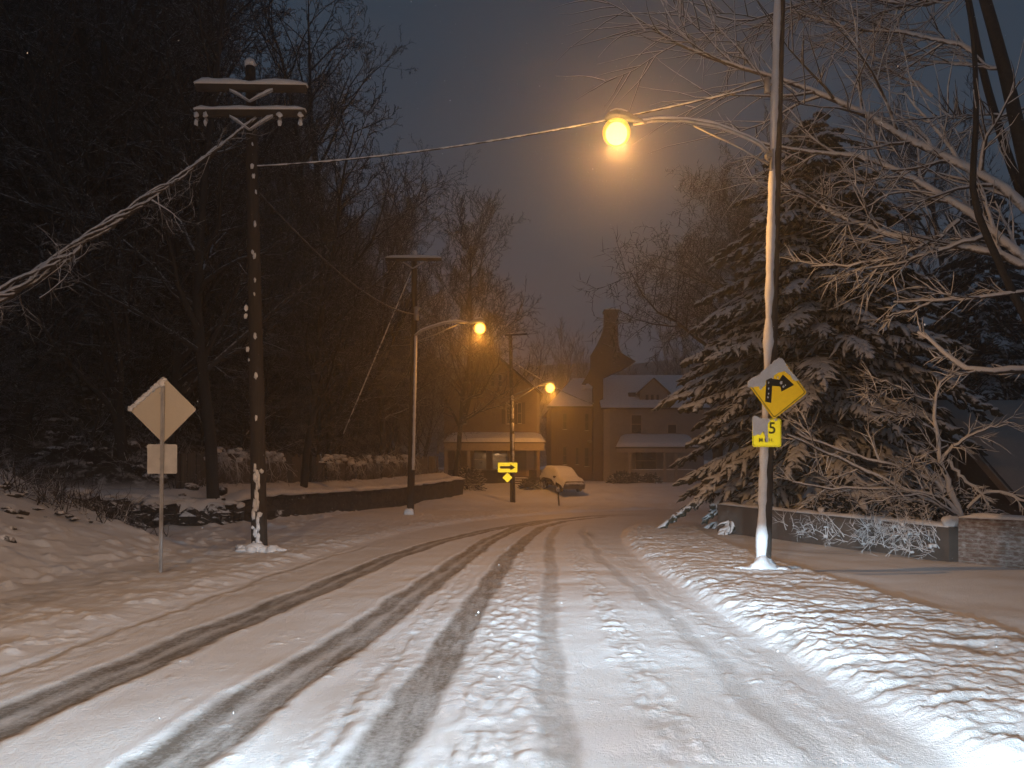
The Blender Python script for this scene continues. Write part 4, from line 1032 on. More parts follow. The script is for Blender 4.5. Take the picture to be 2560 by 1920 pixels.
# arrow board and object marker
Ya = Y3 - .26
s3 = thing('arrow_sign', P(1269, 1168.5, Ya), 'bright amber rectangular sign with a black arrow pointing right, on the farthest pole', 'road sign', mat3=Matrix.Rotation(R(3), 3, 'Z'))
w_, h_ = 1.30, .66
mb = MB(); mb.prism(rrect(w_, h_, .06), 0, .006); mb.build('panel', M['amber'], s3, local=True)
ar = [(-.49, .045), (.22, .045), (.17, .20), (.50, .01), (.17, -.18), (.22, -.05), (-.49, -.05)]
ar = [(-.50, .085), (.17, .085), (.17, .215), (.52, .0), (.17, -.215), (.17, -.085), (-.50, -.085)]
mb = MB(); flat(mb, ar, -.006, -.002); mb.build('arrow_symbol', M['black'], s3, local=True)
mb = MB(); mb.ridge([(-w_ / 2 + .03, -.01, h_ / 2 - .01), (w_ / 2 - .03, -.01, h_ / 2 - .01)], .05, .03, 4, .4, .06); mb.build('snow_cap', M['snow'], s3, True, local=True)
mb = MB(); mb.beam((.18, .03, .25), (.18, .03, -.30), .05, .04, (0, 1, 0)); mb.build('bracket', M['metal'], s3, local=True)
s4 = thing('marker_sign', P(1268.5, 1194, Ya), 'small plain amber diamond marker just below the arrow sign', 'road sign', mat3=Matrix.Rotation(R(3), 3, 'Z'))
mb = MB(); mb.prism(rot2(rrect(.47, .47, .03), R(45)), 0, .006); mb.build('panel', M['amber'], s4, local=True)
mb = MB(); mb.beam((.15, .03, .1), (.15, .03, -.18), .05, .04, (0, 1, 0)); mb.build('bracket', M['metal'], s4, local=True)

# --- sign seen from behind on the left verge
Ys = 12.2
sb = P(401, 1452, Ys); sb[2] = hz(sb[0], sb[1])
s5 = thing('road_sign', sb, 'back of a diamond sign with a square plate below on a thin metal post', 'road sign')
mb = MB(); a = np.array([sb[0], Ys, -.2]); b = P(407, 962, Ys); mid = P(404, 1200, Ys)
mb.beam(a, b, .055, .022, (0, 1, 0)); mb.beam(a + (0, -.014, 0), b + (0, -.014, 0), .026, .022, (0, 1, 0)); mb.build('post', M['metal'], s5)
def back_mat():
    g = G('sign_back_with_frost'); p = g.loc()
    z = g.n('ShaderNodeSeparateXYZ', {0: p})
    f = g.mr(g.math('ADD', g.math('MULTIPLY', z.outputs[0], -1.2), g.math('ADD', z.outputs[2], g.mr(g.noise(5, 6, .65, p), .3, .7, -.35, .35))), 9.1, 9.7)
    g.set('Base Color', g.mix(f, (.62, .56, .46), (.55, .53, .52))); g.set('Metallic', g.mr(f, 0, 1, .35, .0)); g.set('Roughness', .48)
    g.bump(g.noise(12, 5, .6, p), .25, .02); return g.m
dl = P(407.5, 1024, Ys + .03)
Sd = 1.04 / math.sqrt(2) * 1.0
mb = MB(); mb.prism([(x + dl[0], z + dl[2]) for x, z in rot2(rrect(Sd, Sd, .03), R(45))], Ys + .028, Ys + .032); o = mb.build('diamond_panel', back_mat(), s5)
mb = MB()
rs = np.random.RandomState(15)
for i in range(16):
    t_ = i / 15; u_ = 322 + t_ * 85; v_ = 1020 - t_ * 74
    mb.blob(P(u_ + 3, v_ + 2, Ys + .015), (.05, .02, .035 * rs.uniform(.5, 1.3)), i, .3, 8, 6)
mb.blob(P(405, 960, Ys - .01), (.05, .03, .05), 44, .2); mb.build('stuck_snow', M['snow'], o, True)
pl_ = P(405.5, 1147.5, Ys + .03)
mb = MB(); mb.prism([(x + pl_[0], z + pl_[2]) for x, z in rrect(.462, .455, .025)], Ys + .028, Ys + .032); mb.build('square_panel', M['alu'], s5)
mb = MB(); mb.beam((pl_[0] - .02, Ys - .02, dl[2] + .25), (pl_[0] + .03, Ys - .02, dl[2] + .25), .02, .02); mb.beam((pl_[0] - .02, Ys - .02, pl_[2]), (pl_[0] + .03, Ys - .02, pl_[2]), .02, .02); mb.build('bolt', M['metal'], s5)

# ------------------------------------------------------------------ wires
def wire(name, a, b, sag, r, label, cat, mat, n=40, snow=0.0, seed=1):
    a = np.array(a); b = np.array(b); t = np.linspace(0, 1, n)
    p = a + (b - a) * t[:, None]; p[:, 2] -= sag * 4 * t * (1 - t)
    root = thing(name, a, label, cat)
    mb = MB(); mb.tube(p, r, 5); mb.build('cable', M['cable'], root, True)
    if snow:
        rs = np.random.RandomState(seed); m = n * 6; t = np.linspace(0, 1, m); p = a + (b - a) * t[:, None]; p[:, 2] -= sag * 4 * t * (1 - t) - r * .8
        k = np.convolve(rs.rand(m + 8), np.ones(3) / 3, 'same')[4:4 + m]
        mb = MB(); mb.tube(p, snow * (.45 + .9 * k), 6); mb.build('snow_coat', M['snow'], root, True)
    return root
wire('span_wire', P(1918, 213, Yr - .1), P(638, 416, Yl), .22, .012, 'snow-coated wire crossing the road from the right pole to the left utility pole', 'wire', None, snow=.017)
wire('span_wire', P(1036, 786, Y2 - .1), P(636, 470, Yl), .55, .02, 'snow-coated wire from the middle lamp pole up left to the near utility pole', 'wire', None, snow=.013, seed=2)
wire('guy_wire', P(1033, 668, Y2), P(858, 1086, 34.5), 0, .016, 'slanting guy wire running down left from the middle pole to the fence', 'wire', None, snow=.028, seed=3)
wire('service_wire', P(1280, 905, Y3), P(1484, 1010, 66.5), .25, .03, 'sagging wire from the farthest lamp pole to the brick house', 'wire', None, snow=.045, seed=4)
# overgrown cable running down left from the near pole
rs = np.random.RandomState(31)
pa = P(602, 322, Yl - .2); pm = P(330, 520, 14.9); pe = P(0, 738, 13.6); pf = P(-260, 880, 12.9)
key = np.array([P(640, 296, Yl - .15), pa, P(470, 428, 15.5), pm, P(180, 628, 14.2), pe, pf]); c = np.concatenate([[0], np.cumsum(np.linalg.norm(np.diff(key, axis=0), axis=1))])
n = 90; t = np.linspace(0, c[-1], n); cen = np.stack([np.interp(t, c, key[:, i]) for i in range(3)], -1)
vr_ = thing('overgrown_cable', pa, 'thick cable wrapped in snow-covered vines running down left from the nearest utility pole', 'cable')
mb = MB(); mb.tube(cen, .016, 5); mb.build('cable', M['cable'], vr_, True)
mb = MB(); tw = Tree(41); tw.rmin = .006
for kx in range(6):
    ph = rs.rand() * 6.28; fr = rs.uniform(2, 5); am_ = np.interp(t, [0, c[-1]], [.02, .12]) * rs.uniform(.5, 1.2)
    off = np.stack([np.cos(t * fr + ph) * am_, np.sin(t * fr * .7 + ph) * am_ * .6, np.sin(t * fr + ph) * am_ * .9], -1) + rs.randn(n, 3) * .007
    rad = np.interp(t, [0, c[-1]], [.02, .045]) * (.7 + .6 * rs.rand(n))
    mb.tube(cen + off, rad, 6)
mb.build('vine', M['limb'], vr_, True)
for i in range(20):
    k_ = rs.randint(6, n - 4); p_ = cen[k_]; d_ = (cen[k_] - cen[k_ + 1]); d_ /= np.linalg.norm(d_)
    d_ = d_ * rs.choice([-1, .9, .9]) + rs.randn(3) * .35 + np.array([0, 0, -.35])
    tw.grow(p_, d_, rs.uniform(.25, .8), rs.uniform(.009, .016), 1, 3, (0, 3, 2), up=0, jit=.18)
for (pt, dd, L_) in ((P(190, 650, 14.2), (.75, 0, .22), .45), (P(170, 648, 14.1), (-.6, 0, -.55), 1.3), (P(80, 700, 13.8), (-.6, 0, -.5), 1.1), (P(380, 500, 15), (.5, 0, -.35), .8), (P(100, 745, 13.6), (.6, 0, .35), .8)):
    tw.grow(pt, dd, L_, .02, 1, 3, (0, 5, 3), up=.05, jit=.12)
tag(place('twigs', mesh_np('twigs', *tw.meshes([1, 2, 3], (4, 5, 4, 3)), smooth=True), M['limb'], vr_), kind='stuff')

# ------------------------------------------------------------------ walls and fences
def offset_poly(poly, d):
    out = []
    for i in range(len(poly)):
        a = poly[max(0, i - 1)]; b = poly[min(len(poly) - 1, i + 1)]; t = (b - a) / np.linalg.norm(b - a); out.append(poly[i] + d * np.array([-t[1], t[0]]))
    return np.array(out)
def resample(poly, step):
    L = np.linalg.norm(np.diff(poly, axis=0), axis=1); c = np.concatenate([[0], np.cumsum(L)]); n = max(2, int(c[-1] / step)); t = np.linspace(0, c[-1], n)
    return np.stack([np.interp(t, c, poly[:, i]) for i in range(poly.shape[1])], -1)
def wall_mesh(line, thick, zb, zt, rough=0, seed=0, rows=6):
    "wall following a plan line; zb, zt functions of index arrays"
    rs = np.random.RandomState(seed); n = len(line); a = offset_poly(line, -thick / 2); b = offset_poly(line, thick / 2)
    fr = np.linspace(0, 1, rows); V_ = []; mb = MB()
    def sheet(p, q0_, q1_, amp, sgn):
        nrm = (b - a) / thick
        g = np.stack([np.concatenate([p, (q0_)[:, None]], 1) * (1 - f) + np.concatenate([p, (q1_)[:, None]], 1) * f for f in fr], 1)
        g[:, :, :2] += sgn * nrm[:, None] * rs.randn(n, rows)[..., None] * amp
        return g
    fa = sheet(a, zb, zt, rough, -1); fb = sheet(b, zb, zt, rough, 1)
    fb[:, -1, 2] = fa[:, -1, 2]
    prof = np.concatenate([fa, fb[:, ::-1]], 1); m = prof.shape[1]
    q = [(i * m + j, (i + 1) * m + j, (i + 1) * m + (j + 1) % m, i * m + (j + 1) % m) for i in range(n - 1) for j in range(m)]
    mb.add(prof.reshape(-1, 3), q)
    for i in (0, n - 1):
        pr = prof[i]; r_ = rows
        mb.add(pr, [(j, j + 1, m - 2 - j, m - 1 - j) if i == 0 else (j + 1, j, m - 1 - j, m - 2 - j) for j in range(r_ - 1)])
    return mb
# left dry-stone retaining wall
line = resample(WALL[4:8], .35); line = offset_poly(line, .12)
zt = wall_top(line[:, 1]) + (fbm(line[:, 1] * 1.5, line[:, 1] * 0, 3, 3) - .5) * .10; zb_ = np.full(len(line), -.2)
lw = thing('retaining_wall', (line[0, 0], line[0, 1], 0), 'long dark stone retaining wall with a thick snow top, behind the left poles', 'wall')
wall_mesh(line, .42, zb_, zt, .035, 2, 8).build('stonework', M['stone'], lw)
mb = MB(); mb.ridge(np.concatenate([line, zt[:, None] - .03], 1), .70, .20, 6, .22, .22, 9); mb.build('snow_cap', M['snow'], lw, True)
# broken stones at its near end
rr_ = thing('rubble_pile', (-9.6, 22.4, .1), 'heap of dark broken stones at the near end of the retaining wall', 'rubble')
rs = np.random.RandomState(17); mb = MB(); ms_ = MB()
for i in range(120):
    t_ = rs.rand(); x_ = np.interp(t_, [0, .45, 1], [-12.0, -10.0, -8.3]) + rs.randn() * .12; y_ = np.interp(t_, [0, .5, 1], [21.2, 22.2, 23.7]) + rs.randn() * .22
    s_ = rs.uniform(.12, .33); z_ = rs.uniform(-.05, .62)
    mb.blob((x_, y_ - .25, z_ + np.interp(x_, [-12, -9], [.35, .0])), (s_ * 1.3, s_, s_ * .8), i, .35, 7, 5)
mb.build('stones', M['rock'], rr_)
for i in range(40):
    t_ = rs.rand(); x_ = np.interp(t_, [0, .45, 1], [-12.0, -10.0, -8.3]); y_ = np.interp(t_, [0, .5, 1], [21.3, 22.3, 23.8])
    ms_.blob((x_, y_ + rs.uniform(-.2, .5), .85 + np.interp(x_, [-12, -9], [.35, .0]) + rs.uniform(-.1, .05)), (rs.uniform(.15, .4), .2, rs.uniform(.06, .14)), i, .3, 8, 6)
ms_.build('snow_cap', M['snow'], rr_, True)
# board fence above the wall
fl = resample(offset_poly(WALL[4:8], 1.55), .26)
fe = thing('board_fence', (fl[0, 0], fl[0, 1], 1.3), 'weathered fence of vertical boards above the left retaining wall, overhung by snowy vines', 'fence')
mb = MB(); rs = np.random.RandomState(19)
for i in range(len(fl) - 1):
    if rs.rand() < .06: continue
    p_ = fl[i]; q_ = fl[i + 1]; d_ = (q_ - p_) / np.linalg.norm(q_ - p_); nn = np.array([-d_[1], d_[0]]) * rs.uniform(-.02, .02)
    zt_ = wall_top(p_[1]) + .28 + 1.15 + rs.randn() * .05; z0_ = wall_top(p_[1]) - .1
    p2 = p_ + d_ * .008 + nn; q2 = q_ - d_ * .012 + nn; t2 = np.array([-d_[1], d_[0]]) * .012
    v_ = [(*(a_ + s2_ * t2), z_) for z_ in (z0_, zt_) for s2_ in (-1, 1) for a_ in (p2, q2)]
    mb.add(v_, [(0, 2, 3, 1), (4, 5, 7, 6), (0, 1, 5, 4), (2, 6, 7, 3), (0, 4, 6, 2), (1, 3, 7, 5)])
mb.build('boards', M['board'], fe)
for i in range(0, len(fl), 9):
    mb = MB(); p_ = fl[i]; mb.box(p_[0] - .06 - .1, p_[0] + .06 - .1, p_[1] - .06, p_[1] + .06, wall_top(p_[1]) - .1, wall_top(p_[1]) + 1.4); mb.build('fence_post', M['arm_wood'], fe)
vt = Tree(43); vt.rmin = .008; rs = np.random.RandomState(23)
for i in range(120):
    k_ = rs.randint(0, len(fl)); p_ = fl[k_]; z_ = wall_top(p_[1]) + 1.38 + rs.uniform(-.05, .2)
    if fbm(np.array([p_[1] * .5]), np.array([0.]), 2, 5)[0] < .42: continue
    vt.grow((p_[0] + .06, p_[1], z_), (rs.uniform(.1, .7), rs.uniform(-.6, .4), rs.uniform(-.6, .3)), rs.uniform(.4, 1.1), .02, 1, 3, (0, 5, 4), up=-.25, jit=.25)
place('vines', mesh_np('vines', *vt.meshes([1, 2, 3], (4, 5, 4, 3)), smooth=True), M['limb'], fe)
mb = MB()
for i in range(150):
    k_ = rs.randint(0, len(fl)); p_ = fl[k_]; 
    if fbm(np.array([p_[1] * .5]), np.array([0.]), 2, 5)[0] < .36: continue
    mb.blob((p_[0] + rs.uniform(-.1, .22), p_[1], wall_top(p_[1]) + 1.42 + rs.uniform(-.28, .12)), (rs.uniform(.07, .2), rs.uniform(.08, .25), rs.uniform(.04, .12)), i, .35, 8, 6)
mb.build('snow_clumps', M['snow'], fe, True)

# right concrete wall and brick wall
cl = resample(np.array([(7.55, 13.42), (6.55, 18.5), (5.9, 22.2)]), .3); zt = np.interp(cl[:, 1], [13.4, 22], [.70, .86]) + .0
cw = thing('garden_wall', (7.55, 13.4, 0), 'low pale concrete garden wall with a snow coping, behind the right sidewalk', 'wall')
wall_mesh(cl, .24, np.full(len(cl), -.2), zt, .004, 4, 5).build('wall', M['concrete'], cw)
mb = MB(); mb.ridge(np.concatenate([cl, zt[:, None] - .005], 1), .30, .065, 6, .2, .12, 7); mb.blob((6.75, 17.2, .86), .06, 3, .3); mb.blob((7.5, 13.5, .80), (.12, .12, .1), 5, .3); mb.build('snow_cap', M['snow'], cw, True)
bl = resample(np.array([(7.62, 13.30), (8.25, 12.0), (9.6, 9.4), (11.5, 6.0)]), .3)
bw = thing('brick_wall', (7.62, 13.3, 0), 'taller brick garden wall dusted with snow at the right edge, past the wall corner', 'wall')
wall_mesh(bl, .26, np.full(len(bl), -.2), np.full(len(bl), .88), .002, 5, 4).build('brickwork', M['brickwall'], bw)
mb = MB(); mb.ridge(np.concatenate([bl, np.full((len(bl), 1), .87)], 1), .33, .07, 8, .12, .12, 7); mb.build('snow_cap', M['snow'], bw, True)
# climbing dead vine on the concrete wall
iv = Tree(47); iv.rmin = .006; rs = np.random.RandomState(29); cb = MB()
n0, n1 = np.array([cl[0, 0], cl[0, 1]]), np.array([cl[-1, 0], cl[-1, 1]]); dd_ = (n1 - n0) / np.linalg.norm(n1 - n0); nn_ = np.array([-dd_[1], dd_[0]])
nn_ = nn_ if nn_[0] < 0 else -nn_
for i in range(110):
    s_ = rs.choice([rs.uniform(.1, 2.3), rs.uniform(2.6, 5.0)], p=[.65, .35]); z_ = rs.uniform(.02, .45) * (1 if s_ < 2.4 else .8)
    p_ = n0 + dd_ * s_ + nn_ * rs.uniform(.15, .3)
    iv.grow((p_[0], p_[1], z_ + .18), (nn_[0] * .12 + dd_[0] * rs.randn() * .7, nn_[1] * .12 + dd_[1] * rs.randn() * .7, rs.uniform(-.2, .8)), rs.uniform(.2, .6), .011, 1, 2, (0, 5), up=-.02, jit=.2)
    if i % 4 == 0: cb.blob((p_[0], p_[1], z_ + .16 + rs.uniform(0, .2)), (rs.uniform(.02, .06), rs.uniform(.03, .08), rs.uniform(.015, .04)), i, .4, 7, 5)
vv_ = thing('wall_vine', (7.3, 13.6, .2), 'dead climbing vine clotted with snow on the face of the garden wall', 'vine')
place('stems', mesh_np('stems', *iv.meshes([1, 2], (4, 4, 4)), smooth=True), M['limb'], vv_); cb.build('snow_clumps', M['snow'], vv_, True)

# ------------------------------------------------------------------ buildings
def window(par, x0, x1, z0, z1, y, face=-1, mull=1, name='window', trim=None, fr=.09):
    "window on a wall facing -y (wall surface at y)"
    mb = MB(); o_ = .03 * face
    for (a, b_, c_, d__) in ((x0 - fr, x0, z0 - fr, z1 + fr), (x1, x1 + fr, z0 - fr, z1 + fr), (x0, x1, z1, z1 + fr), (x0, x1, z0 - fr, z0)):
        mb.box(a, b_, min(y, y + 2 * o_), max(y, y + 2 * o_), c_, d__)
    if mull:
        zm = (z0 + z1) / 2; mb.box(x0, x1, y + o_ * 1.4, y + o_ * .3, zm - .025, zm + .025)
    w_ = mb.build(name, trim or M['trim'], par)
    mb = MB(); mb.box(x0, x1, y + o_ * .25, y + .01, z0, z1); mb.build('pane', M['glass'], w_)
    mb = MB(); mb.ridge([(x0 - fr, y + 2 * o_, z0 - fr), (x1 + fr, y + 2 * o_, z0 - fr)], .12, .05, int(abs(x0) * 10), .2, .1); mb.build('sill_snow', M['snow'], w_, True)
    return w_
def slab(mb, c4, th):
    "sheet given by 4 corners, thickened downward"
    c4 = np.array(c4, float); n = np.cross(c4[1] - c4[0], c4[3] - c4[0]); n /= np.linalg.norm(n)
    if n[2] < 0: n = -n
    v = np.concatenate([c4, c4 - n * th]); mb.add(v, [(0, 1, 2, 3), (7, 6, 5, 4), (0, 4, 5, 1), (1, 5, 6, 2), (2, 6, 7, 3), (3, 7, 4, 0)])
    return mb
def slab_snow(mb, c4, th, seed, nu=24, nv=12, amp=.05):
    c4 = np.array(c4, float); u = np.linspace(0, 1, nu); v = np.linspace(0, 1, nv); U, V_ = np.meshgrid(u, v)
    p = (c4[0] * ((1 - U) * (1 - V_))[..., None] + c4[1] * (U * (1 - V_))[..., None] + c4[2] * (U * V_)[..., None] + c4[3] * ((1 - U) * V_)[..., None])
    edge = np.clip(np.minimum.reduce([U, 1 - U, V_, 1 - V_]) * 12, 0, 1) ** .5
    top = p.copy(); top[..., 2] += .02 + th * edge + (fbm(U * 6, V_ * 4, 3, seed) - .5) * amp * edge
    i = np.arange(nu * nv).reshape(nv, nu)
    mb.add(top.reshape(-1, 3), np.stack([i[:-1, :-1], i[:-1, 1:], i[1:, 1:], i[1:, :-1]], -1))
    return mb

# house A, tan gable house with the front porch
A_ = thing('porch_house', (-1.5, 62, 1.4), 'tan gabled house with a deep front porch behind the farthest street lamp', 'house')
xa, xb, yf, yb, zg, ze, zr = -5.4, 2.0, 62.6, 72.0, 1.2, 8.9, 12.0
mb = MB(); mb.prism([(xa, zg), (xb, zg), (xb, ze), ((xa + xb) / 2, zr), (xa, ze)], yf, yb); mb.build('wall', M['siding'], A_)
xm = (xa + xb) / 2
for s_, (p0_, p1_) in enumerate((((xa - .5, ze - .42), (xm, zr + .06)), ((xm, zr + .06), (xb + .5, ze - .42)))):
    c4 = [(p0_[0], yf - .45, p0_[1]), (p1_[0], yf - .45, p1_[1]), (p1_[0], yb + .3, p1_[1]), (p0_[0], yb + .3, p0_[1])]
    mb = MB(); slab(mb, c4, .16); o = mb.build('roof', M['roof_dark'], A_)
    mb = MB(); slab_snow(mb, c4, .18, 5 + s_); mb.build('roof_snow', M['snow'], o, True)
for u0, u1, v0, v1 in ((1268, 1281, 1008, 1058), ):
    a = P(u0, v1, yf); b = P(u1, v0, yf); wn = window(A_, a[0], b[0], a[2], b[2], yf)
for u0, u1 in ((1254, 1263), (1286, 1294), (1304, 1313)):
    a = P(u0, 1060, yf); b = P(u1, 1006, yf); mb = MB(); mb.box(a[0], b[0], yf - .06, yf - .005, a[2], b[2]); mb.build('shutter', M['shutter'], A_)
a = P(1295, 1058, yf); b = P(1303, 1008, yf); window(A_, a[0], b[0], a[2], b[2], yf, fr=.05)
a = P(1246, 966, yf); b = P(1254, 937, yf); window(A_, a[0], b[0], a[2], b[2], yf, fr=.06)
a = P(1228, 966, yf); b = P(1236, 937, yf); window(A_, a[0], b[0], a[2], b[2], yf, fr=.06)
a = P(1150, 1058, yf); b = P(1166, 1008, yf); window(A_, a[0], b[0], a[2], b[2], yf)
# corner board and downpipe
mb = MB(); mb.box(xb - .02, xb + .18, yf - .05, yf + .2, zg, ze - .1); mb.build('corner_board', M['trim'], A_)
# porch
yp = 60.0; pz = 4.55
pr = [(-5.2, yp - .3, pz), (2.55, yp - .3, pz), (2.3, yf - .02, pz + .75), (-5.0, yf - .02, pz + .75)]
mb = MB(); slab(mb, pr, .12); o = mb.build('porch_roof', M['roof_dark'], A_)
mb = MB(); slab_snow(mb, pr, .24, 9); mb.build('roof_snow', M['snow'], o, True)
mb = MB(); mb.box(-5.1, 2.45, yp - .28, yp - .16, pz - .62, pz - .02); mb.build('fascia', M['trim'], A_)
for x_ in (-5.0, -3.3, -.05, 2.0):
    mb = MB(); mb.box(x_ - .12, x_ + .12, yp - .12, yp + .12, 1.9, pz - .3); mb.build('porch_post', M['trim'] if x_ < 1 else M['siding'], A_)
mb = MB(); mb.box(-5.1, -.2, yp - .1, yp + .05, 1.0, 2.45); mb.box(1.3, 2.2, yp - .1, yp + .05, 1.0, 2.45); mb.build('porch_wall', M['stone'], A_)
mb = MB(); mb.box(-5.1, 2.2, yp + .07, yf - .01, 1.0, 1.98); mb.build('porch_floor', M['concrete'], A_)
a = P(1232, 1172, yf); b = P(1268, 1118, yf); window(A_, a[0], b[0], a[2], b[2], yf, mull=1)
a = P(1185, 1172, yf); b = P(1215, 1125, yf); window(A_, a[0], b[0], a[2], b[2], yf)
a = P(1316, 1172, yf); b = P(1334, 1118, yf); mb = MB(); mb.box(a[0], b[0], yf - .05, yf - .01, 2.0, b[2]); o = mb.build('door', M['door'], A_)
mb = MB(); mb.blob((b[0] - .1, yf - .08, 3.0), .05, 1, 0); mb.build('handle', M['metal'], o)
mb = MB()
for i in range(5): mb.box(.0, 1.25, yp - .15 - .3 * i, yp - .13 - .3 * (i - 1), .9, 1.98 - .17 * (i + 1))
mb.build('steps', M['concrete'], A_); mb = MB()
for i in range(5): mb.ridge([(.02, yp - .0 - .3 * i, 1.98 - .17 * (i + 1)), (1.22, yp - .0 - .3 * i, 1.98 - .17 * (i + 1))], .26, .09, i, .15, .12)
mb.build('step_snow', M['snow'], A_, True)

# house B, brown brick house with big chimney
B_ = thing('brick_house', (5.6, 68, 1.4), 'brown brick house with a very tall stepped chimney right of the farthest lamp', 'house')
yf = 67.6; x0_, x1_ = P(1378, 1014, yf)[0], P(1508, 1014, yf)[0]; ze = P(0, 1016, yf)[2]
mb = MB(); mb.box(x0_, x1_, yf, yf + 9, 1.0, ze); mb.build('wall', M['brickhouse'], B_)
c4 = [(x0_ - .4, yf - .45, ze - .05), (x1_ + .3, yf - .45, ze - .05), (x1_ + .3, yf + 4.5, ze + 3.0), (x0_ + 2.2, yf + 4.5, ze + 3.0)]
mb = MB(); slab(mb, c4, .15); c5 = [(x0_ - .4, yf + 9.4, ze - .05), (x1_ + .3, yf + 9.4, ze - .05), (x1_ + .3, yf + 4.5, ze + 3.0), (x0_ + 2.2, yf + 4.5, ze + 3.0)]; slab(mb, c5, .15)
o = mb.build('roof', M['roof_dark'], B_); mb = MB(); slab_snow(mb, c4, .16, 12); slab_snow(mb, c5, .16, 13); mb.build('roof_snow', M['snow'], o, True)
for u0, u1, v0, v1 in ((1463, 1471, 1035, 1075), (1408, 1416, 1035, 1072), (1462, 1471, 1120, 1165), (1408, 1416, 1118, 1160), (1440, 1446, 1120, 1160)):
    a = P(u0, v1, yf); b = P(u1, v0, yf); window(B_, a[0], b[0], a[2], b[2], yf, trim=M['darktrim'], fr=.07)
yc = yf - .9
ol = [(1483, 1204), (1483, 965), (1456, 958), (1470, 935), (1478, 918), (1478, 886), (1492, 862), (1504, 838), (1511, 815), (1513, 774), (1545, 774), (1546, 862), (1553, 882), (1572, 893), (1590, 903), (1560, 922), (1530, 935), (1508, 945), (1507, 1204)]
pts = [(P(u_, v_, yc)[0], P(u_, v_, yc)[2]) for u_, v_ in ol]
mb = MB(); n = len(pts)
from mathutils.geometry import tessellate_polygon
flat(mb, pts, yc, yc + .88); ch_ = mb.build('chimney', M['brickdark'], B_)
mb = MB(); a = P(1511, 774, yc); b = P(1547, 774, yc); mb.box(a[0] - .05, b[0] + .05, yc - .06, yc + .94, a[2] - .22, a[2] + .004); mb.build('chimney_cap', M['concrete'], ch_)
mb = MB(); mb.ridge([P(1457, 975, yc - .3), P(1480, 972, yc - .3)], .8, .55, 3, .2, .12); mb.ridge([P(1513, 774, yc + .4), P(1545, 774, yc + .4)], .5, .08, 3, .2, .12); mb.build('snow_cap', M['snow'], ch_, True)
mb = MB(); mb.blob(P(1474, 1104, yf - .2), (.22, .15, .14), 3, .1); mb.build('porch_lamp', M['trim'], B_, True)

# house C, pale house with small porch on the right
C_ = thing('side_porch_house', (11.5, 66, 1.4), 'grey house with attic dormer and small front porch, half hidden by the spruce', 'house')
yf = 66.2; x0_, x1_ = P(1509, 1014, yf)[0] + .02, P(1760, 1014, yf)[0]; ze = P(0, 1018, yf)[2]; yr_ = yf + 4.5; zr = ze + 3.3
mb = MB(); v_ = [(x0_, z_) for z_ in ()]
mb.box(x0_, x1_, yf, yf + 9, 1.0, ze); 
mb.build('wall', M['siding2'], C_)
c4 = [(x0_ - .3, yf - .5, ze - .1), (x1_ + .4, yf - .5, ze - .1), (x1_ + .4, yr_, zr), (x0_ - .3, yr_, zr)]; c5 = [(x0_ - .3, yf + 9.4, ze - .1), (x1_ + .4, yf + 9.4, ze - .1), (x1_ + .4, yr_, zr), (x0_ - .3, yr_, zr)]
mb = MB(); slab(mb, c4, .15); slab(mb, c5, .15); mb.prism([(yf, 0)], 0, 0) if False else None
o = mb.build('roof', M['roof_dark'], C_); mb = MB(); slab_snow(mb, c4, .18, 15, 40); slab_snow(mb, c5, .18, 16); mb.build('roof_snow', M['snow'], o, True)
mb = MB(); mb.add([(x0_, yf, ze), (x0_, yf + 9, ze), (x0_, yr_, zr - .15), (x0_ + .1, yf, ze), (x0_ + .1, yf + 9, ze), (x0_ + .1, yr_, zr - .15)], [(0, 1, 4, 3), (1, 2, 5, 4), (2, 0, 3, 5)], [(0, 2, 1), (3, 4, 5)]); mb.build('gable', M['siding2'], C_)
# dormer
da, db = P(1600, 1010, yf + .3), P(1668, 1010, yf + .3); dx = (da[0] + db[0]) / 2; zt_ = P(0, 978, yf)[2]; za = P(0, 945, yf)[2]
mb = MB(); mb.prism([(da[0], ze - .02), (db[0], ze - .02), (db[0], zt_), (dx, za), (da[0], zt_)], yf + .35, yf + 4.0); dm = mb.build('dormer', M['siding2'], C_)
for s_ in (-1, 1):
    ex = da[0] - .3 if s_ < 0 else db[0] + .3
    c4 = [(ex, yf + .1, zt_ - .15), (dx, yf + .1, za + .06), (dx, yf + 4.2, za + .06), (ex, yf + 4.2, zt_ - .15)]; mb = MB(); slab(mb, c4, .08); mb.build('dormer_roof', M['darktrim'], dm)
    mb = MB(); slab_snow(mb, c4, .12, 18 + s_); mb.build('dormer_snow', M['snow'], dm, True)
for u0, u1 in ((1614, 1621), (1627, 1634), (1641, 1647)):
    a = P(u0, 1002, yf + .35); b = P(u1, 987, yf + .35); mb = MB(); mb.box(a[0], b[0], yf + .31, yf + .345, a[2], b[2]); mb.build('window', M['glass'], C_)
for u0, u1, v0, v1 in ((1579, 1603, 1038, 1083), (1670, 1690, 1062, 1083)):
    a = P(u0, v1, yf); b = P(u1, v0, yf); window(C_, a[0], b[0], a[2], b[2], yf, mull=1 if u0 < 1600 else 0)
a = P(1569, 992, yf + 1.4); mb = MB(); mb.box(a[0], a[0] + .6, yf + .8, yf + 1.4, ze + .3, a[2] + .3); mb.build('roof_vent', M['darktrim'], C_)
mb = MB(); mb.box(x0_ - .02, x0_ + .5, yf - .04, yf + .01, 1.0, ze - .1); mb.build('corner_board', M['trim'], C_)
yp = 63.0; za_, zb__ = P(0, 1090, yf)[2], P(0, 1118, yp)[2]; xl, xr = P(1538, 0, yp)[0], P(1745, 0, yp)[0]
pr = [(xl, yp - .3, zb__), (xr, yp - .3, zb__), (xr, yf - .02, za_), (xl + .9, yf - .02, za_)]
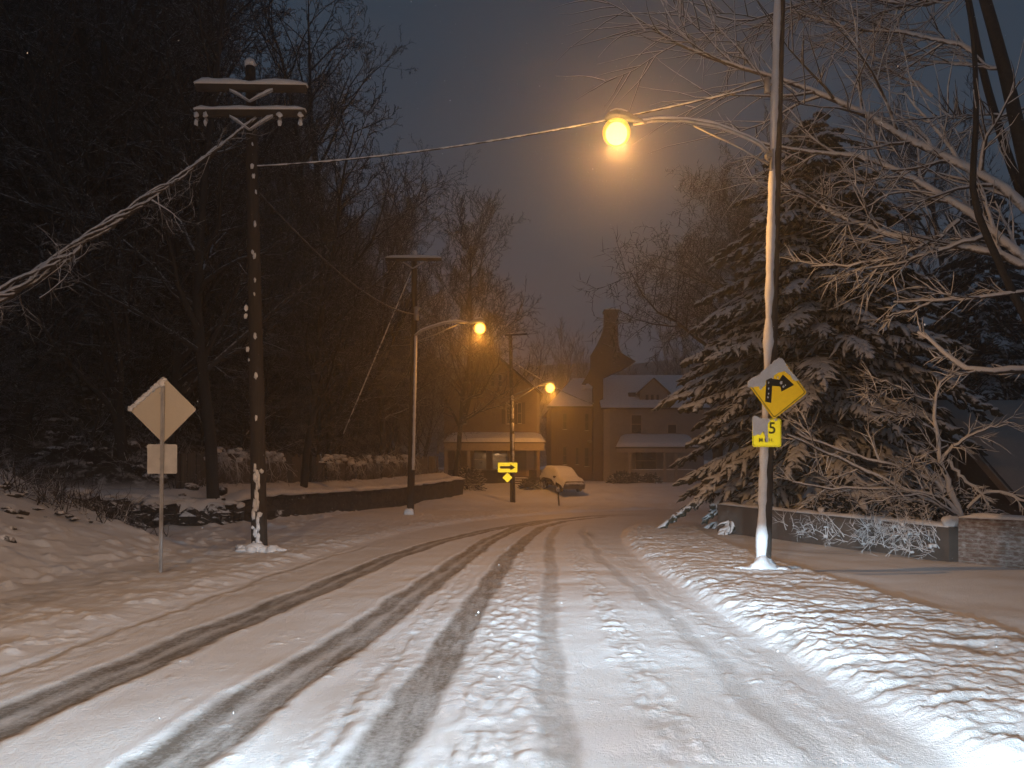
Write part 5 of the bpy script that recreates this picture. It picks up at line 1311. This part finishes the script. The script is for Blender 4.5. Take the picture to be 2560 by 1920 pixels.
mb = MB(); slab(mb, pr, .12); o = mb.build('porch_roof', M['roof_dark'], C_); mb = MB(); slab_snow(mb, pr, .22, 19, 30); mb.build('roof_snow', M['snow'], o, True)
mb = MB(); mb.box(xl + .1, xr - .1, yp - .25, yp - .12, zb__ - .42, zb__ - .02); mb.build('fascia', M['trim'], C_)
for u_ in (1574, 1662, 1690):
    x_ = P(u_, 0, yp)[0]; mb = MB(); mb.box(x_ - .11, x_ + .11, yp - .08, yp + .14, 1.2, zb__ - .3); mb.build('porch_post', M['trim'], C_)
xa_, xb_ = P(1577, 0, yp)[0], P(1740, 0, yp)[0]
mb = MB(); mb.box(xa_ + .02, xb_, yp - .02, yp + .1, 1.0, P(0, 1174, yp)[2]); mb.build('porch_wall', M['siding2'], C_)
mb = MB(); mb.ridge([(xa_ + .05, yp + .04, P(0, 1175, yp)[2]), (xb_, yp + .04, P(0, 1175, yp)[2])], .2, .07, 4, .15, .2); mb.build('rail_snow', M['snow'], C_, True)
a = P(1590, 1176, yf); b = P(1640, 1128, yf); window(C_, a[0], b[0], a[2], b[2], yf)

# small hedge bushes in front of the houses
def bush(x, y, r_, label, seed, mat, flatz=.8):
    rs = np.random.RandomState(seed); n = 500
    a = rs.randn(n, 3); a /= np.linalg.norm(a, axis=1)[:, None]; a[:, 2] = np.abs(a[:, 2]); c = a * (r_ * rs.uniform(.3, 1, n) ** .5)[:, None]; c[:, 2] *= flatz
    L = rs.uniform(.15, .35, n); t = np.linspace(0, 1, 4); d = a + rs.randn(n, 3) * .4; d /= np.linalg.norm(d, axis=1)[:, None]
    Pp = c[:, None] + d[:, None] * (L[:, None] * t[None])[..., None]; v, q = tubes_np(Pp, (rs.uniform(.03, .07, n)[:, None] * np.array([.5, 1, .9, .2])[None]), 4)
    t = thing('bush', (x, y, hz(x, y)), label, 'bush'); place('foliage', mesh_np('foliage', v, q, smooth=True), mat, t, local=True)
    mb = MB(); mb.tube([(0, 0, -.1), (0, 0, r_ * .5)], [.06, .03], 6); mb.build('stem', M['darkbark'], t, True, local=True)
for i, (u_, r_, lab) in enumerate(((1553, 1.0, 'round snowy bush at the left corner of the small porch'), (1583, .85, 'low snowy bush in front of the small porch railing'), (1625, .8, 'snowy bush in front of the small porch, nearest the spruce'))):
    bush((u_ - 1280) * 60.5 / F, 60.5, r_, lab, 300 + i, M['darkneedle'])
bush(P(1168, 0, 56)[0], 56.5, 1.3, 'dark shrub at the left end of the front porch, above the wall end', 310, M['darkbark'], 1.3)
bush(P(1325, 0, 58)[0], 58, .7, 'small dark shrub beside the porch steps', 311, M['darkneedle'])

# garage with steep snowy roof at the right edge
Gx = 13.2
gr = thing('garage', (Gx, 24, .2), 'low brown building with a steep snow-covered roof behind the wall at the right edge', 'garage')
yn, ym, yfar = 20.0, 24.0, 28.0; zr = 3.92; ze = 1.15
mb = MB(); v_ = [(Gx + o_, y_, z_) for o_ in (0.0, 9.0) for (y_, z_) in ((yn + .25, -.6), (yfar - .25, -.6), (yfar - .25, ze + .15), (ym, zr - .12), (yn + .25, ze + .15))]
mb.add(v_, [(0, 1, 6, 5), (1, 2, 7, 6), (2, 3, 8, 7), (3, 4, 9, 8), (4, 0, 5, 9)], [(0, 2, 1), (0, 3, 2), (0, 4, 3), (5, 6, 7), (5, 7, 8), (5, 8, 9)]); mb.build('wall', M['garage'], gr)
for s_, ye in ((0, yn), (1, yfar)):
    x0g = Gx - .45
    c4 = [(x0g, ye, ze - .05), (Gx + 9.4, ye, ze - .05), (Gx + 9.4, ym, zr + .04), (x0g, ym, zr + .04)]
    mb = MB(); slab(mb, c4, .10); o = mb.build('roof', M['roof_dark'], gr); mb = MB(); slab_snow(mb, [np.array(c) + (0.10 if i in (0, 3) else 0, 0, 0) for i, c in enumerate(c4)], .13, 25 + s_, 40); mb.build('roof_snow', M['shaded_snow'], o, True)
    mb = MB(); mb.beam((x0g - .02, ye, ze - .13), (x0g - .02, ym, zr - .04), .05, .2); mb.build('rake_board', M['trim'], gr)
window_y = None
mb = MB(); mb.add([(Gx - .02, 22.7, 1.9), (Gx - .02, 24.6, 1.9), (Gx - .02, 23.9, 3.0)], None, [(0, 1, 2)]); 
mb = MB(); mb.box(Gx - .06, Gx + .02, 23.3, 24.7, 1.5, 2.5); o = mb.build('window', M['trim'], gr); mb = MB(); mb.box(Gx - .075, Gx - .05, 23.4, 24.6, 1.6, 2.4); mb.build('pane', M['glass'], o)
# tiny lit lamp of a yard beyond
yl_ = thing('yard_light', P(2296, 1050, 30), 'tiny lit yard light glinting through the branches left of the garage roof', 'light')
mb = MB(); g_ = P(2296, 1050, 30); mb.tube([(g_[0], g_[1], 0), (g_[0], g_[1], P(0, 1036, 30)[2])], .03, 6); mb.build('post', M['arm_wood'], yl_)
mb = MB(); mb.blob(P(2296, 1033, 30), .05, 2, 0); mb.build('bulb', glow_mat('small_lit_bulb', (1, .85, .6), 12), yl_, True)

# ------------------------------------------------------------------ snowed-in car
def car():
    x_, y_ = P(1404, 1200, 56.8)[0], 56.8; z_ = hz(x_, y_) + .12
    c = thing('parked_car', (x_, y_, z_), 'parked car buried under snow on the drive beside the brick house', 'car', mat3=(Matrix.Rotation(R(-68), 3, 'Z') @ Matrix.Rotation(R(7), 3, 'Y')) * .9)
    # local: +x = front
    prof = [(-2.2, .35), (-2.25, .75), (-2.15, 1.05), (-1.75, 1.5), (-1.2, 1.62), (.1, 1.60), (.55, 1.45), (1.15, 1.05), (2.0, .93), (2.25, .7), (2.25, .38)]
    def body(hw0, hw1, pr_, mb, inset):
        n = len(pr_); rings = []
        for s_, f in ((-1, 1), (-.86, 1.0), (.86, 1.0), (1, 1)):
            rings.append([(x, s_ * (hw0 if z < 1.1 else hw0 - (z - 1.1) * .32), z if abs(s_) < .9 else z - (.06 if z > .5 else 0)) for x, z in pr_])
        v = [p for r_ in rings for p in r_]; q = []
        for k_ in range(3):
            for i in range(n): q.append((k_ * n + i, k_ * n + (i + 1) % n, (k_ + 1) * n + (i + 1) % n, (k_ + 1) * n + i))
        m = len(v); v += [(0, -hw0 * .97, .7), (0, hw0 * .97, .7)]
        t = [((i + 1) % n, i, m) for i in range(n)] + [(3 * n + i, 3 * n + (i + 1) % n, m + 1) for i in range(n)]
        mb.add(v, q, t)
    mb = MB(); body(.9, .9, prof, mb, 0); mb.build('body', M['carpaint'], c, local=True)
    for s_ in (-1, 1):
        mb = MB(); mb.add([(-1.5, s_ * .93, 1.08), (.85, s_ * .93, 1.08), (.2, s_ * .82, 1.48), (-1.25, s_ * .82, 1.5)], [(0, 1, 2, 3)] if s_ < 0 else [(3, 2, 1, 0)]); mb.build('window', M['glass'], c, local=True)
        for wx in (-1.35, 1.4):
            mb = MB(); mb.tube([(wx, s_ * .70, .33), (wx, s_ * .94, .33)], .33, 18); w_ = mb.build('wheel', M['tyre'], c, local=True)
            mb = MB(); mb.tube([(wx, s_ * .935, .33), (wx, s_ * .955, .33)], .19, 14); mb.build('rim', M['rim'], w_, local=True)
        mb = MB(); mb.box(2.18, 2.27, s_ * .62 - .16, s_ * .62 + .16, .62, .78); mb.build('headlight', M['ceramic'], c, local=True)
        mb = MB(); mb.blob((.62, s_ * 1.0, 1.1), (.09, .12, .09), 3, .1); mb.build('mirror', M['carpaint'], c, True, local=True)
    mb = MB(); mb.box(2.2, 2.32, -.85, .85, .32, .58); mb.build('bumper', M['darktrim'], c, local=True)
    # snow blanket
    nx_, ny_ = 40, 20; xs_ = np.linspace(-2.28, 2.3, nx_); ys_ = np.linspace(-1.02, 1.02, ny_); XX, YY = np.meshgrid(xs_, ys_, indexing='ij')
    top = np.array([(a, b) for a, b in prof if b > .65][0:]); top = np.array([(-2.3, .9), (-2.1, 1.1), (-1.75, 1.5), (-1.2, 1.62), (.1, 1.60), (.55, 1.45), (1.15, 1.05), (2.0, .93), (2.32, .72)])
    zt = np.interp(XX, top[:, 0], top[:, 1]); e_ = np.clip((np.abs(YY) - .70) / .32, 0, 1)
    zt = zt + .20 * (1 - e_ ** 2) - e_ ** 2 * np.where(zt > 1.2, .75, .34) + (fbm(XX * 2, YY * 2, 3, 5) - .5) * .08
    i = np.arange(nx_ * ny_).reshape(nx_, ny_); mb = MB()
    v = np.stack([XX, YY, zt], -1).reshape(-1, 3); mb.add(v, np.stack([i[:-1, :-1], i[1:, :-1], i[1:, 1:], i[:-1, 1:]], -1)); mb.build('snow_cover', M['snow'], c, True, local=True)
    # skirt on the left flank
    mb = MB(); mb.ridge([(-1.6, .93, 1.06), (-.2, .95, 1.0), (1.9, .9, .86)], .16, .12, 4, .4, .1); mb.ridge([(2.25, -.8, .72), (2.25, .8, .72)], .25, .14, 4, .2, .1); mb.build('snow_skirt', M['snow'], c, True, local=True)
car()
# mailbox post by the drive
mx = P(1398, 1243, 50); mx[2] = hz(mx[0], mx[1])
mbx = thing('mailbox', mx, 'small mailbox on a leaning post in the snow in front of the parked car', 'mailbox')
mb = MB(); mb.beam(mx + (0, 0, -.1), mx + (-.08, 0, .85), .09, .09, (0, 1, 0)); mb.build('post', M['arm_wood'], mbx)
mb = MB(); a = mx + (-.08, 0, .92); mb.prism([(a[0] + math.cos(t_) * .1, a[2] + max(-.08, math.sin(t_) * .11)) for t_ in np.linspace(0, 2 * math.pi, 14)[:-1]], a[1] - .25, a[1] + .2); mb.build('box', M['lamp_shell'], mbx)
mb = MB(); mb.ridge([a + (0, -.24, .09), a + (0, .2, .09)], .2, .12, 4, .2, .06); mb.build('snow_cap', M['snow'], mbx, True)

# ------------------------------------------------------------------ falling snow
rs = np.random.RandomState(55); mb = MB()
oct_ = np.array([(1, 0, 0), (-1, 0, 0), (0, 1, 0), (0, -1, 0), (0, 0, 1), (0, 0, -1)], float); ot = [(0, 2, 4), (2, 1, 4), (1, 3, 4), (3, 0, 4), (2, 0, 5), (1, 2, 5), (3, 1, 5), (0, 3, 5)]
n = 9000
pos = np.stack([rs.uniform(-14, 14, n), rs.uniform(2.2, 34, n), rs.uniform(.1, 10, n)], -1)
pos = pos[np.abs(pos[:, 0]) < .7 * pos[:, 1] + 1.5]
pos = np.concatenate([pos, np.stack([P(1541, 331, Yr)[0] + rs.randn(160) * .8, Yr + rs.randn(160) * .8, P(0, 420, Yr)[2] + rs.randn(160) * .6], -1)])
dst = np.linalg.norm(pos - np.array([0, 0, CAMZ]), axis=1); pos = pos[dst > 3.0]; n = len(pos)
sz = rs.uniform(.002, .0042, n)
v = (pos[:, None] + oct_[None] * sz[:, None, None] * rs.uniform(.6, 1.4, (n, 1, 3))).reshape(-1, 3)
t = (np.array(ot)[None] + (np.arange(n) * 6)[:, None, None]).reshape(-1, 3)
tag(place('falling_snow', mesh_np('falling_snow', v, None, t), M['snow']), 'sparse snowflakes falling through the lamp light', 'snowflakes', kind='stuff')

# ------------------------------------------------------------------ haze: snowy air
mb = MB(); mb.box(-155, 155, -38, 255, -3, 60)
hm = bpy.data.materials.new('snowy_air'); hm.use_nodes = True; t_ = hm.node_tree; t_.nodes.clear()
oo = t_.nodes.new('ShaderNodeOutputMaterial'); pv = t_.nodes.new('ShaderNodeVolumePrincipled')
pv.inputs['Color'].default_value = (.92, .93, .95, 1); pv.inputs['Density'].default_value = .0036; pv.inputs['Anisotropy'].default_value = .8
t_.links.new(pv.outputs[0], oo.inputs['Volume'])
tag(mb.build('haze', hm), kind='stuff')
